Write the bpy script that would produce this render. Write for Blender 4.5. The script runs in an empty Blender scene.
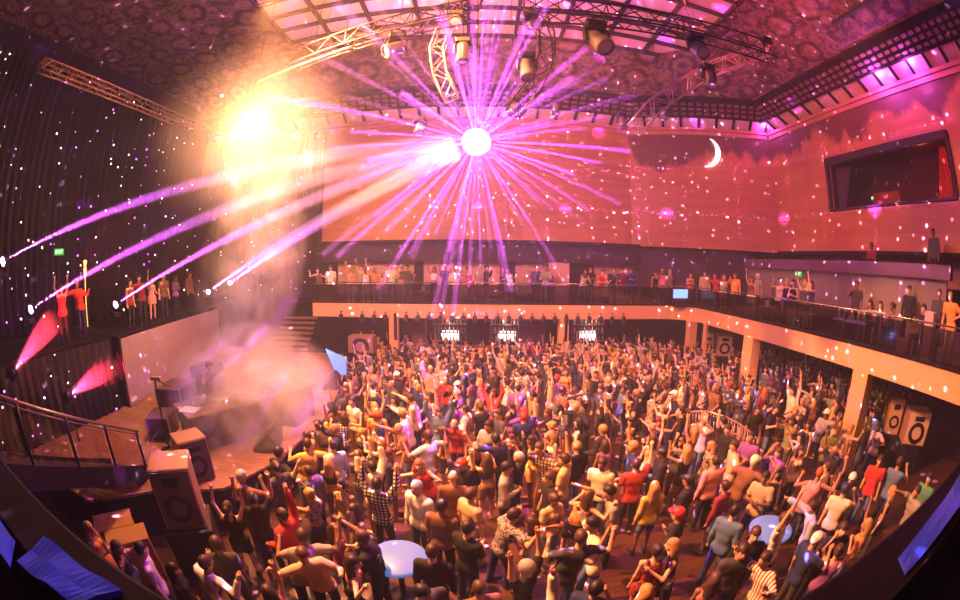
import bpy, bmesh, math, random
import numpy as np
from mathutils import Vector, Matrix

# ------------------------------------------------------------------ camera
SC = bpy.context.scene
COL = SC.collection
EYE = Vector((0.0, 0.0, 5.25))
PITCH = math.radians(5.0)
ROLL = math.radians(0.5)
F_PX = 400.0
_cp, _sp, _cr, _sr = math.cos(PITCH), math.sin(PITCH), math.cos(ROLL), math.sin(ROLL)
# columns: image right, image up, view direction
_M = Matrix(((1, 0, 0), (0, _sp, _cp), (0, _cp, -_sp)))
_R = Matrix(((_cr, -_sr, 0), (_sr, _cr, 0), (0, 0, 1)))
VIEW = _M @ _R


def ray(px, py):
    x, y = px - 480.0, 300.0 - py
    r = math.hypot(x, y) + 1e-9
    th = 2 * math.asin(min(1.0, r / 2 / F_PX))
    return VIEW @ Vector((x / r * math.sin(th), y / r * math.sin(th), math.cos(th)))


def at_z(px, py, z):
    d = ray(px, py)
    return EYE + d * ((z - EYE.z) / d.z)


def at_y(px, py, y):
    d = ray(px, py)
    return EYE + d * (y / d.y)


def at_x(px, py, x):
    d = ray(px, py)
    return EYE + d * (x / d.x)


cam = bpy.data.cameras.new('camera')
cam.type = 'PANO'
for holder in (cam, getattr(cam, 'cycles', None)):
    if holder is None:
        continue
    try:
        holder.panorama_type = 'FISHEYE_EQUISOLID'
        holder.fisheye_lens = 15.0
        holder.fisheye_fov = math.radians(200)
    except Exception:
        pass
cam.sensor_width = 36.0
cam.sensor_height = 22.5
cam.sensor_fit = 'HORIZONTAL'
cam.clip_start = 0.02
cam.clip_end = 200
camo = bpy.data.objects.new('camera', cam)
COL.objects.link(camo)
rx, ry, rz = VIEW.col[0], VIEW.col[1], VIEW.col[2]
camo.matrix_world = Matrix(((rx.x, ry.x, -rz.x, EYE.x), (rx.y, ry.y, -rz.y, EYE.y), (rx.z, ry.z, -rz.z, EYE.z), (0, 0, 0, 1)))
SC.camera = camo

# ------------------------------------------------------------------ world, exposure, sampling
world = bpy.data.worlds.new('world')
SC.world = world
world.use_nodes = True
world.node_tree.nodes['Background'].inputs[0].default_value = (0.10, 0.02, 0.03, 1)
world.node_tree.nodes['Background'].inputs[1].default_value = 0.05
_wn = world.node_tree
_ws = _wn.nodes.new('ShaderNodeVolumeScatter')      # thin theatrical haze fills the hall
_ws.inputs['Color'].default_value = (.9, .9, .9, 1)
_ws.inputs['Density'].default_value = 0.0030
_wn.links.new(_ws.outputs[0], _wn.nodes['World Output'].inputs['Volume'])
SC.view_settings.view_transform = 'Standard'
SC.view_settings.look = 'None'
SC.view_settings.gamma = 1.0
SC.view_settings.use_curve_mapping = False
SC.view_settings.exposure = 0.0
SC.cycles.max_bounces = 5
SC.cycles.diffuse_bounces = 2
SC.cycles.glossy_bounces = 2
SC.cycles.transmission_bounces = 3
SC.cycles.transparent_max_bounces = 12
SC.cycles.volume_bounces = 0
SC.cycles.use_light_tree = True
SC.cycles.sample_clamp_indirect = 4.0
SC.cycles.caustics_reflective = False
SC.cycles.caustics_refractive = False

BALL = Vector((-0.12, 9.0, 8.14))
KEY = Vector((-6.4, 9.0, 9.36))



def lamp(name, kind, loc, power, color, aim=None, size=0.0, cone=None, blend=0.3, label=None):
    d = bpy.data.lights.new(name, kind)
    d.energy = power
    d.color = color
    if kind in ('POINT', 'SPOT'):
        d.shadow_soft_size = size
    if kind == 'AREA':
        d.size = size
    if kind == 'SPOT':
        d.spot_size = math.radians(cone)
        d.spot_blend = blend
    o = bpy.data.objects.new(name, d)
    COL.objects.link(o)
    o.location = loc
    if aim is not None:
        o.rotation_euler = (Vector(aim) - Vector(loc)).to_track_quat('-Z', 'Y').to_euler()
    return o


# warm stage blinder, the room's key light
lamp('blinder_light', 'POINT', KEY, 6000, (1.0, 0.40, 0.12), size=0.12)
lamp('blinder_light', 'POINT', at_y(308, 155, 11.0), 1500, (1.0, 0.50, 0.20), size=0.1)
lamp('blinder_light', 'POINT', at_y(235, 182, 11.0), 1100, (1.0, 0.45, 0.22), size=0.1)
# warm wash from the truss over the dance floor
for (x, y, z, ax, ay, e, cn) in ((-5.4, 7.0, 12.2, 3.4, 8.5, 31000, 88), (-1.5, 3.6, 12.6, 3.0, 13.5, 10000, 72), (7.6, 3.0, 12.3, 9.0, 9.0, 3000, 80)):
    lamp('wash_light', 'SPOT', (x, y, z), e, (1.0, 0.32, 0.10), aim=(ax, ay, 0), size=0.15, cone=cn, blend=0.7)
# red wash on the walls and ceiling
lamp('red_wash_light', 'SPOT', (4.0, 7.0, 11.8), 3200, (1.0, 0.12, 0.08), aim=(15.2, 9, 10.5), size=0.3, cone=100, blend=0.8)
lamp('red_wash_light', 'SPOT', (2.0, 9.0, 11.8), 1900, (1.0, 0.17, 0.07), aim=(7, 19.4, 10.5), size=0.3, cone=100, blend=0.8)
lamp('ceiling_wash_light', 'SPOT', (1.0, 8.0, 9.4), 1500, (1.0, 0.12, 0.20), aim=(1.0, 12.0, 15), size=0.3, cone=110, blend=0.8)
lamp('ceiling_wash_light', 'SPOT', (9.0, 7.0, 9.4), 600, (1.0, 0.06, 0.10), aim=(11.0, 8.0, 15), size=0.3, cone=120, blend=0.8)
# violet uplights grazing the cove
for (p, a, e) in (((14.6, 15.5, 12.9), (12.9, 15.4, 14.6), 60), ((14.3, 6.9, 12.95), (13.7, 7.2, 14.6), 200), ((14.4, 5.0, 12.95), (14.0, 4.6, 14.6), 160)):
    lamp('cove_uplight', 'POINT', p, e, (0.85, 0.10, 1.0), size=0.05)

# point sources added inside the mirror ball to stand for its reflected light


def ball_light(name, power, color, scale, inner, outer, seed_rot, vary=0.0):
    o = lamp(name, 'POINT', BALL, power, color, size=0.0)
    d = o.data
    d.use_nodes = True
    nt = d.node_tree
    em = nt.nodes['Emission']
    tc = nt.nodes.new('ShaderNodeTexCoord')
    mp = nt.nodes.new('ShaderNodeMapping')
    mp.inputs['Rotation'].default_value = seed_rot
    vo = nt.nodes.new('ShaderNodeTexVoronoi')
    vo.inputs['Scale'].default_value = scale
    mr = nt.nodes.new('ShaderNodeMapRange')
    mr.interpolation_type = 'SMOOTHSTEP'
    mr.inputs['From Min'].default_value = inner
    mr.inputs['From Max'].default_value = outer
    mr.inputs['To Min'].default_value = 1.0
    mr.inputs['To Max'].default_value = 0.0
    nt.links.new(tc.outputs['Normal'], mp.inputs['Vector'])
    nt.links.new(mp.outputs['Vector'], vo.inputs['Vector'])
    nt.links.new(vo.outputs['Distance'], mr.inputs['Value'])
    src = mr.outputs['Result']
    if vary:
        sep = nt.nodes.new('ShaderNodeSeparateColor')
        pw = nt.nodes.new('ShaderNodeMath'); pw.operation = 'POWER'; pw.inputs[1].default_value = vary
        mu = nt.nodes.new('ShaderNodeMath'); mu.operation = 'MULTIPLY'
        nt.links.new(vo.outputs['Color'], sep.inputs['Color'])
        nt.links.new(sep.outputs[0], pw.inputs[0])
        nt.links.new(pw.outputs[0], mu.inputs[0])
        nt.links.new(src, mu.inputs[1])
        src = mu.outputs[0]
    nt.links.new(src, em.inputs['Strength'])
    return o



RAY_ROWS, RAY_N, RAY_STEP = 9, 16, math.radians(19.0)


def ray_strength(row, col):
    return abs(math.sin(row * 12.9898 + col * 78.233 + 1.7)) ** 1.6


def ray_light():
    # added source in the ball, shining only along the lattice of the ray cones
    o = lamp('mirror_ball_ray_light', 'POINT', BALL, 150000, (0.78, 0.07, 1.0), size=0.0)
    d = o.data; d.use_nodes = True; nt = d.node_tree; em = nt.nodes['Emission']; L = nt.links.new

    def mth(op, a, b=None, c=None):
        q = nt.nodes.new('ShaderNodeMath'); q.operation = op
        for i, v in enumerate((a, b, c)):
            if v is None: continue
            if isinstance(v, (int, float)): q.inputs[i].default_value = v
            else: L(v, q.inputs[i])
        return q.outputs[0]
    tc = nt.nodes.new('ShaderNodeTexCoord')
    sp = nt.nodes.new('ShaderNodeSeparateXYZ'); L(tc.outputs['Normal'], sp.inputs[0])
    x, y, z = (mth('MULTIPLY', sp.outputs[i], RAY_SIGN) for i in range(3))
    el = mth('ARCSINE', z)
    rowf = mth('DIVIDE', el, RAY_STEP)
    row = mth('ROUND', rowf)
    de = mth('MULTIPLY', mth('SUBTRACT', rowf, row), RAY_STEP)
    ph = mth('ARCTAN2', y, x)
    cf = mth('ADD', mth('MULTIPLY', ph, RAY_N / (2 * math.pi)), mth('MULTIPLY', row, .37))
    col = mth('ROUND', cf)
    dp = mth('MULTIPLY', mth('MULTIPLY', mth('SUBTRACT', cf, col), 2 * math.pi / RAY_N), mth('COSINE', el))
    r = mth('SQRT', mth('ADD', mth('MULTIPLY', de, de), mth('MULTIPLY', dp, dp)))
    mr = nt.nodes.new('ShaderNodeMapRange'); mr.interpolation_type = 'SMOOTHSTEP'
    mr.inputs['From Min'].default_value = .010; mr.inputs['From Max'].default_value = .030; mr.inputs['To Min'].default_value = 1; mr.inputs['To Max'].default_value = 0
    L(r, mr.inputs['Value'])
    colw = mth('MODULO', mth('ADD', col, RAY_N * 4.0), float(RAY_N))
    st = mth('POWER', mth('ABSOLUTE', mth('SINE', mth('ADD', mth('ADD', mth('MULTIPLY', row, 12.9898), mth('MULTIPLY', colw, 78.233)), 1.7))), 1.6)
    L(mth('MULTIPLY', mr.outputs['Result'], st), em.inputs['Strength'])


RAY_SIGN = 1.0
ray_light()
ball_light('mirror_ball_dot_light', 210000, (0.95, 0.45, 1.0), 34.0, 0.10, 0.21, (0.9, 0.1, 0.5), vary=0.3)
lamp('mirror_ball_glow_light', 'POINT', BALL, 6000, (0.80, 0.10, 1.0), size=0.0)

# ------------------------------------------------------------------ helpers
COUNT = {}


def link(name, mesh, parent=None):
    o = bpy.data.objects.new(name, mesh)
    COL.objects.link(o)
    if parent is not None:
        o.parent = parent
    return o


def new_empty(name, loc, rz=0.0):
    o = bpy.data.objects.new(name, None)
    COL.objects.link(o)
    o.location = loc
    o.rotation_euler = (0, 0, rz)
    o.empty_display_size = 0.2
    return o


def tag(o, label=None, cat=None, group=None, kind=None):
    if label: o['label'] = label
    if cat: o['category'] = cat
    if group: o['group'] = group
    if kind: o['kind'] = kind
    return o


def rot_to(d):
    return Vector(d).to_track_quat('Z', 'Y').to_matrix()


class MB:
    """collects shapes and links them as one mesh object"""
    def __init__(s):
        s.v = []; s.f = []; s.m = []; s.sm = []; s.cur = 0

    def add(s, vs, fs, smooth=False):
        b = len(s.v)
        s.v += [tuple(p) for p in vs]
        for f in fs:
            s.f.append([b + i for i in f]); s.m.append(s.cur); s.sm.append(smooth)
        return s

    def box(s, c, size, rz=0.0, rot=None, bevel=0.0):
        hx, hy, hz = size[0] / 2, size[1] / 2, size[2] / 2
        R = rot if rot is not None else Matrix.Rotation(rz, 3, 'Z')
        c = Vector(c)
        if bevel <= 0:
            vs = [c + R @ Vector((x * hx, y * hy, z * hz)) for x in (-1, 1) for y in (-1, 1) for z in (-1, 1)]
            return s.add(vs, [(0, 1, 3, 2), (4, 6, 7, 5), (0, 4, 5, 1), (2, 3, 7, 6), (0, 2, 6, 4), (1, 5, 7, 3)])
        b = min(bevel, hx * .9, hy * .9, hz * .9)
        vs, idx = [], {}
        for x in (-1, 1):
            for y in (-1, 1):
                for z in (-1, 1):
                    for ax in range(3):
                        p = [x * (hx - b), y * (hy - b), z * (hz - b)]
                        p[ax] = (x, y, z)[ax] * (hx, hy, hz)[ax]
                        idx[(x, y, z, ax)] = len(vs)
                        vs.append(c + R @ Vector(p))
        fs = []
        for ax in range(3):
            o1, o2 = [a for a in range(3) if a != ax]
            for sg in (-1, 1):
                q = []
                for (u, w) in ((-1, -1), (1, -1), (1, 1), (-1, 1)):
                    k = [0, 0, 0]; k[ax] = sg; k[o1] = u; k[o2] = w
                    q.append(idx[(k[0], k[1], k[2], ax)])
                fs.append(q)
        for ax in range(3):
            o1, o2 = [a for a in range(3) if a != ax]
            for u in (-1, 1):
                for w in (-1, 1):
                    q = []
                    for (e, a2) in ((-1, o1), (1, o1), (1, o2), (-1, o2)):
                        k = [0, 0, 0]; k[ax] = e; k[o1] = u; k[o2] = w
                        q.append(idx[(k[0], k[1], k[2], a2)])
                    fs.append(q)
        for x in (-1, 1):
            for y in (-1, 1):
                for z in (-1, 1):
                    fs.append([idx[(x, y, z, a)] for a in range(3)])
        return s.add(vs, fs)

    def tube(s, pts, r, n=8, cap=True, smooth=True):
        pts = [Vector(p) for p in pts]
        rs = r if isinstance(r, (list, tuple)) else [r] * len(pts)
        vs = []
        prev = None
        for i, p in enumerate(pts):
            d = (pts[min(i + 1, len(pts) - 1)] - pts[max(i - 1, 0)])
            if d.length < 1e-9: d = Vector((0, 0, 1))
            d.normalize()
            if prev is None:
                u = d.orthogonal().normalized()
            else:
                u = (prev - d * prev.dot(d))
                u = u.normalized() if u.length > 1e-6 else d.orthogonal().normalized()
            prev = u
            w = d.cross(u)
            for k in range(n):
                a = 2 * math.pi * k / n
                vs.append(p + (u * math.cos(a) + w * math.sin(a)) * rs[i])
        fs = []
        for i in range(len(pts) - 1):
            for k in range(n):
                fs.append((i * n + k, i * n + (k + 1) % n, (i + 1) * n + (k + 1) % n, (i + 1) * n + k))
        s.add(vs, fs, smooth)
        if cap:
            b = len(s.v) - len(vs)
            s.f.append([b + k for k in reversed(range(n))]); s.m.append(s.cur); s.sm.append(False)
            s.f.append([b + (len(pts) - 1) * n + k for k in range(n)]); s.m.append(s.cur); s.sm.append(False)
        return s

    def lathe(s, c, prof, n=24, rot=None, smooth=True):
        c = Vector(c)
        R = rot if rot is not None else Matrix.Identity(3)
        vs = []
        for (r, z) in prof:
            for k in range(n):
                a = 2 * math.pi * k / n
                vs.append(c + R @ Vector((r * math.cos(a), r * math.sin(a), z)))
        fs = []
        for i in range(len(prof) - 1):
            for k in range(n):
                fs.append((i * n + k, i * n + (k + 1) % n, (i + 1) * n + (k + 1) % n, (i + 1) * n + k))
        return s.add(vs, fs, smooth)

    def prism(s, poly, z0, z1):
        n = len(poly)
        vs = [(x, y, z0) for x, y in poly] + [(x, y, z1) for x, y in poly]
        fs = [list(reversed(range(n))), list(range(n, 2 * n))]
        for i in range(n):
            j = (i + 1) % n
            fs.append([i, j, n + j, n + i])
        return s.add(vs, fs)

    def quad(s, a, b, c, d):
        return s.add([a, b, c, d], [(0, 1, 2, 3)])

    def truss(s, p0, p1, w, r=0.025, step=None, sides=4):
        p0, p1 = Vector(p0), Vector(p1)
        return s.truss_path([p0, p1], w, r, step)

    def truss_path(s, pts, w, r=0.025, step=None, up=Vector((0, 0, 1))):
        pts = [Vector(p) for p in pts]
        step = step or w * 1.1
        dense = [pts[0]]
        for a, b in zip(pts[:-1], pts[1:]):
            k = max(1, int(round((b - a).length / step)))
            for i in range(1, k + 1):
                dense.append(a.lerp(b, i / k))
        rails = [[] for _ in range(4)]
        for i, p in enumerate(dense):
            d = (dense[min(i + 1, len(dense) - 1)] - dense[max(i - 1, 0)]).normalized()
            sd = d.cross(up)
            sd = sd.normalized() if sd.length > 1e-4 else Vector((1, 0, 0))
            u = sd.cross(d).normalized()
            for k, (x, z) in enumerate(((-1, -1), (1, -1), (1, 1), (-1, 1))):
                rails[k].append(p + sd * x * w / 2 + u * z * w / 2)
        for rl in rails:
            s.tube(rl, r, 6)
        for i in range(len(dense)):
            for k in range(4):
                if i % 4 == 0:
                    s.tube([rails[k][i], rails[(k + 1) % 4][i]], r * .6, 4, False)
                if i + 1 < len(dense):
                    a, b = (k, (k + 1) % 4) if i % 2 == 0 else ((k + 1) % 4, k)
                    s.tube([rails[a][i], rails[b][i + 1]], r * .6, 4, False)
        return s

    def mesh(s, name, mats):
        me = bpy.data.meshes.new(name)
        me.from_pydata(s.v, [], s.f)
        mats = mats if isinstance(mats, (list, tuple)) else [mats]
        for m in mats:
            me.materials.append(m)
        me.polygons.foreach_set('material_index', s.m)
        me.polygons.foreach_set('use_smooth', s.sm)
        me.update()
        return me

    def build(s, name, mats, parent=None, kind=None):
        o = link(name, s.mesh(name, mats), parent)
        if kind: o['kind'] = kind
        return o


# ------------------------------------------------------------------ materials
MATS = {}


def nt_of(m):
    m.use_nodes = True
    return m.node_tree


def mat(name, color, rough=0.6, metal=0.0, noise=0.0, scale=4.0, emit=None, strength=0.0, spec=0.3):
    if name in MATS: return MATS[name]
    m = bpy.data.materials.new(name)
    nt = nt_of(m)
    b = nt.nodes['Principled BSDF']
    b.inputs['Base Color'].default_value = (*color, 1)
    b.inputs['Roughness'].default_value = rough
    b.inputs['Metallic'].default_value = metal
    b.inputs['Specular IOR Level'].default_value = spec
    if noise:
        tc = nt.nodes.new('ShaderNodeTexCoord')
        nz = nt.nodes.new('ShaderNodeTexNoise'); nz.inputs['Scale'].default_value = scale; nz.inputs['Detail'].default_value = 5
        cr = nt.nodes.new('ShaderNodeMix'); cr.data_type = 'RGBA'
        cr.inputs[6].default_value = (*[c * (1 - noise) for c in color], 1)
        cr.inputs[7].default_value = (*[min(1, c * (1 + noise)) for c in color], 1)
        nt.links.new(tc.outputs['Object'], nz.inputs['Vector'])
        nt.links.new(nz.outputs['Fac'], cr.inputs[0])
        nt.links.new(cr.outputs[2], b.inputs['Base Color'])
    if emit:
        b.inputs['Emission Color'].default_value = (*emit, 1)
        b.inputs['Emission Strength'].default_value = strength
    MATS[name] = m
    return m


def wood_wall_mat(name, c0, c1, stain):
    m = bpy.data.materials.new(name); nt = nt_of(m); b = nt.nodes['Principled BSDF']
    b.inputs['Roughness'].default_value = 0.55
    tc = nt.nodes.new('ShaderNodeTexCoord')
    mp = nt.nodes.new('ShaderNodeMapping'); mp.inputs['Scale'].default_value = (0.25, 0.25, 2.2)
    nz = nt.nodes.new('ShaderNodeTexNoise'); nz.inputs['Scale'].default_value = 1.6; nz.inputs['Detail'].default_value = 6
    mx = nt.nodes.new('ShaderNodeMix'); mx.data_type = 'RGBA'
    mx.inputs[6].default_value = (*c0, 1); mx.inputs[7].default_value = (*c1, 1)
    br = nt.nodes.new('ShaderNodeTexBrick')
    br.inputs['Scale'].default_value = 0.28; br.inputs['Mortar Size'].default_value = 0.003
    br.inputs['Color1'].default_value = (1, 1, 1, 1); br.inputs['Color2'].default_value = (.86, .86, .86, 1); br.inputs['Mortar'].default_value = (.75, .7, .7, 1)
    sx = nt.nodes.new('ShaderNodeSeparateXYZ'); cx = nt.nodes.new('ShaderNodeCombineXYZ'); ad = nt.nodes.new('ShaderNodeMath')
    nt.links.new(tc.outputs['Object'], mp.inputs['Vector']); nt.links.new(mp.outputs['Vector'], nz.inputs['Vector'])
    nt.links.new(tc.outputs['Object'], sx.inputs[0])
    nt.links.new(sx.outputs[0], ad.inputs[0]); nt.links.new(sx.outputs[1], ad.inputs[1])
    nt.links.new(ad.outputs[0], cx.inputs[0]); nt.links.new(sx.outputs[2], cx.inputs[1]); nt.links.new(cx.outputs[0], br.inputs['Vector'])
    nt.links.new(nz.outputs['Fac'], mx.inputs[0])
    mu = nt.nodes.new('ShaderNodeMix'); mu.data_type = 'RGBA'; mu.blend_type = 'MULTIPLY'; mu.inputs[0].default_value = 1
    nt.links.new(mx.outputs[2], mu.inputs[6]); nt.links.new(br.outputs['Color'], mu.inputs[7])
    out = mu.outputs[2]
    if stain:
        # dark stains bleeding down from the cornice
        mp2 = nt.nodes.new('ShaderNodeMapping'); mp2.inputs['Scale'].default_value = (0.35, 0.35, 0.16)
        n2 = nt.nodes.new('ShaderNodeTexNoise'); n2.inputs['Scale'].default_value = 1.5; n2.inputs['Detail'].default_value = 4
        nt.links.new(tc.outputs['Object'], mp2.inputs['Vector']); nt.links.new(mp2.outputs['Vector'], n2.inputs['Vector'])
        h = nt.nodes.new('ShaderNodeMapRange'); h.inputs['From Min'].default_value = 9.4; h.inputs['From Max'].default_value = 12.6
        h.inputs['To Min'].default_value = -0.22; h.inputs['To Max'].default_value = 0.30
        nt.links.new(sx.outputs[2], h.inputs['Value'])
        a2 = nt.nodes.new('ShaderNodeMath'); nt.links.new(n2.outputs['Fac'], a2.inputs[0]); nt.links.new(h.outputs['Result'], a2.inputs[1])
        th = nt.nodes.new('ShaderNodeMapRange'); th.inputs['From Min'].default_value = 0.55; th.inputs['From Max'].default_value = 0.63; th.inputs['To Max'].default_value = 0.85
        nt.links.new(a2.outputs[0], th.inputs['Value'])
        m3 = nt.nodes.new('ShaderNodeMix'); m3.data_type = 'RGBA'; m3.inputs[7].default_value = (0.10, 0.035, 0.05, 1)
        nt.links.new(th.outputs['Result'], m3.inputs[0]); nt.links.new(out, m3.inputs[6]); out = m3.outputs[2]
    nt.links.new(out, b.inputs['Base Color'])
    return m


def plank_mat(name, c0, c1, rough=0.35, sc=1.0):
    m = bpy.data.materials.new(name); nt = nt_of(m); b = nt.nodes['Principled BSDF']
    b.inputs['Roughness'].default_value = rough
    tc = nt.nodes.new('ShaderNodeTexCoord')
    br = nt.nodes.new('ShaderNodeTexBrick'); br.inputs['Scale'].default_value = sc
    br.inputs['Brick Width'].default_value = 1.6; br.inputs['Row Height'].default_value = 0.14; br.inputs['Mortar Size'].default_value = 0.006
    br.inputs['Color1'].default_value = (*c0, 1); br.inputs['Color2'].default_value = (*c1, 1); br.inputs['Mortar'].default_value = (.02, .01, .01, 1)
    nz = nt.nodes.new('ShaderNodeTexNoise'); nz.inputs['Scale'].default_value = 3; nz.inputs['Detail'].default_value = 6
    mx = nt.nodes.new('ShaderNodeMix'); mx.data_type = 'RGBA'; mx.blend_type = 'MULTIPLY'; mx.inputs[0].default_value = .6
    nt.links.new(tc.outputs['Object'], br.inputs['Vector']); nt.links.new(tc.outputs['Object'], nz.inputs['Vector'])
    nt.links.new(br.outputs['Color'], mx.inputs[6]); nt.links.new(nz.outputs['Fac'], mx.inputs[7])
    nt.links.new(mx.outputs[2], b.inputs['Base Color'])
    return m


def ceiling_mat():
    m = bpy.data.materials.new('ornate_plaster'); nt = nt_of(m); b = nt.nodes['Principled BSDF']
    b.inputs['Roughness'].default_value = .8
    tc = nt.nodes.new('ShaderNodeTexCoord')
    n1 = nt.nodes.new('ShaderNodeTexNoise'); n1.inputs['Scale'].default_value = 2.2; n1.inputs['Detail'].default_value = 8; n1.inputs['Distortion'].default_value = 1.5
    mx = nt.nodes.new('ShaderNodeMix'); mx.data_type = 'RGBA'
    mx.inputs[6].default_value = (.05, .03, .028, 1); mx.inputs[7].default_value = (.30, .18, .14, 1)
    mr = nt.nodes.new('ShaderNodeMapRange'); mr.inputs['From Min'].default_value = .35; mr.inputs['From Max'].default_value = .7
    vo = nt.nodes.new('ShaderNodeTexVoronoi'); vo.inputs['Scale'].default_value = .55; vo.inputs['Randomness'].default_value = .15
    sn = nt.nodes.new('ShaderNodeMath'); sn.operation = 'MULTIPLY'; sn.inputs[1].default_value = 22
    si = nt.nodes.new('ShaderNodeMath'); si.operation = 'SINE'
    lt = nt.nodes.new('ShaderNodeMath'); lt.operation = 'LESS_THAN'; lt.inputs[1].default_value = .42
    m2 = nt.nodes.new('ShaderNodeMath'); m2.operation = 'MULTIPLY'
    m3 = nt.nodes.new('ShaderNodeMath'); m3.operation = 'MULTIPLY_ADD'; m3.inputs[1].default_value = -.45; m3.inputs[2].default_value = 0
    ad = nt.nodes.new('ShaderNodeMath'); ad.use_clamp = True
    L = nt.links.new
    L(tc.outputs['Object'], n1.inputs['Vector']); L(n1.outputs['Fac'], mr.inputs['Value'])
    L(tc.outputs['Object'], vo.inputs['Vector']); L(vo.outputs['Distance'], sn.inputs[0]); L(sn.outputs[0], si.inputs[0])
    L(vo.outputs['Distance'], lt.inputs[0]); L(lt.outputs[0], m2.inputs[0]); L(si.outputs[0], m2.inputs[1]); L(m2.outputs[0], m3.inputs[0])
    L(mr.outputs['Result'], ad.inputs[0]); L(m3.outputs[0], ad.inputs[1]); L(ad.outputs[0], mx.inputs[0])
    L(mx.outputs[2], b.inputs['Base Color'])
    return m


def star_cloth_mat(name, base, scale, size, strength):
    """black cloth set with tiny lamps"""
    m = bpy.data.materials.new(name); nt = nt_of(m); b = nt.nodes['Principled BSDF']
    b.inputs['Base Color'].default_value = (*base, 1); b.inputs['Roughness'].default_value = .9
    tc = nt.nodes.new('ShaderNodeTexCoord'); L = nt.links.new
    vo = nt.nodes.new('ShaderNodeTexVoronoi'); vo.inputs['Scale'].default_value = scale
    lt = nt.nodes.new('ShaderNodeMath'); lt.operation = 'LESS_THAN'; lt.inputs[1].default_value = size
    sep = nt.nodes.new('ShaderNodeSeparateColor')
    gt = nt.nodes.new('ShaderNodeMath'); gt.operation = 'GREATER_THAN'; gt.inputs[1].default_value = .45
    mu = nt.nodes.new('ShaderNodeMath'); mu.operation = 'MULTIPLY'
    ms = nt.nodes.new('ShaderNodeMath'); ms.operation = 'MULTIPLY'; ms.inputs[1].default_value = strength
    cm = nt.nodes.new('ShaderNodeMix'); cm.data_type = 'RGBA'; cm.inputs[6].default_value = (1, .8, .75, 1); cm.inputs[7].default_value = (.75, .12, 1, 1)
    g2 = nt.nodes.new('ShaderNodeMath'); g2.operation = 'GREATER_THAN'; g2.inputs[1].default_value = .6
    L(tc.outputs['Object'], vo.inputs['Vector']); L(vo.outputs['Distance'], lt.inputs[0]); L(vo.outputs['Color'], sep.inputs[0])
    L(sep.outputs[0], gt.inputs[0]); L(gt.outputs[0], mu.inputs[0]); L(lt.outputs[0], mu.inputs[1]); L(mu.outputs[0], ms.inputs[0])
    L(sep.outputs[1], g2.inputs[0]); L(g2.outputs[0], cm.inputs[0]); L(cm.outputs[2], b.inputs['Emission Color'])
    L(ms.outputs[0], b.inputs['Emission Strength'])
    return m


def glass_mat(name, tint, alpha):
    m = bpy.data.materials.new(name); nt = nt_of(m); nt.nodes.remove(nt.nodes['Principled BSDF'])
    out = nt.nodes['Material Output']
    tr = nt.nodes.new('ShaderNodeBsdfTransparent'); tr.inputs[0].default_value = (*tint, 1)
    gl = nt.nodes.new('ShaderNodeBsdfGlossy'); gl.inputs['Roughness'].default_value = .08
    mx = nt.nodes.new('ShaderNodeMixShader'); mx.inputs[0].default_value = alpha
    nt.links.new(tr.outputs[0], mx.inputs[1]); nt.links.new(gl.outputs[0], mx.inputs[2]); nt.links.new(mx.outputs[0], out.inputs[0])
    return m


def volume_mat(name, density, color, aniso=0.0, nodes=False):
    m = bpy.data.materials.new(name); nt = nt_of(m); nt.nodes.remove(nt.nodes['Principled BSDF'])
    out = nt.nodes['Material Output']
    sc = nt.nodes.new('ShaderNodeVolumeScatter'); sc.inputs['Color'].default_value = (*color, 1)
    sc.inputs['Density'].default_value = density; sc.inputs['Anisotropy'].default_value = aniso
    nt.links.new(sc.outputs[0], out.inputs['Volume'])
    return m

# ------------------------------------------------------------------ haze
DARK = mat('black_paint', (.008, .006, .007), .85, noise=.4, spec=.15)
BLACKM = mat('black_metal', (.025, .022, .026), .4, .6)
STEEL = mat('brushed_steel', (.5, .48, .47), .3, .9)
TAN = mat('tan_painted_plaster', (.66, .38, .18), .7, noise=.06, scale=1.5)
GREYW = mat('grey_painted_wall', (.20, .17, .17), .7, noise=.15, scale=2)
PINKP = mat('pale_ceiling_panel', (.75, .52, .5), .8, noise=.1)
BLACKW = mat('charcoal_wall', (.014, .010, .011), .85, noise=.4, spec=.15)
CARPET = mat('dark_carpet', (.05, .03, .035), .95, noise=.4, scale=9)
WOODW = wood_wall_mat('wood_panel', (.34, .13, .06), (.60, .26, .11), False)
WOODS = wood_wall_mat('stained_wood_panel', (.40, .14, .07), (.64, .26, .13), True)
FLOORM = plank_mat('dance_floor_boards', (.07, .03, .02), (.12, .05, .03))
STAGEM = plank_mat('stage_boards', (.34, .17, .10), (.44, .23, .14), .45)
CEILM = ceiling_mat()
STARM = star_cloth_mat('star_cloth', (.006, .004, .005), 2.7, .10, 8.0)

# ------------------------------------------------------------------ structure
ST = 'structure'
MB().box((0, 8, -.1), (40, 36, .2)).build('floor', FLOORM, kind=ST)
# ceiling with a chamfered opening of pale panels set into it
MB().box((0, 8, 15.15), (40, 36, .2)).build('ceiling', CEILM, kind=ST)
# walls: wood from the upper tier to the cornice
WB, WT = 6.4, 12.65
bk = [(-16.0, 19.5), (7.75, 19.4), (15.25, 15.88), (15.2, 15.7), (15.2, -6.0)]


def wall_strip(mb, pts, z0, z1, thick=.25):
    for (a, b) in zip(pts[:-1], pts[1:]):
        a, b = Vector((*a, 0)), Vector((*b, 0))
        d = (b - a).normalized(); n = Vector((-d.y, d.x, 0))   # outward for our winding
        p = [a, b, b + n * thick, a + n * thick]
        mb.prism([(q.x, q.y) for q in p][::1], z0, z1)
    return mb


wall_strip(MB(), bk[:2], WB, WT).build('wall_back', WOODW, kind=ST)
wall_strip(MB(), bk[1:3], WB, WT).build('wall_back_angled', WOODS, kind=ST)
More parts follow.
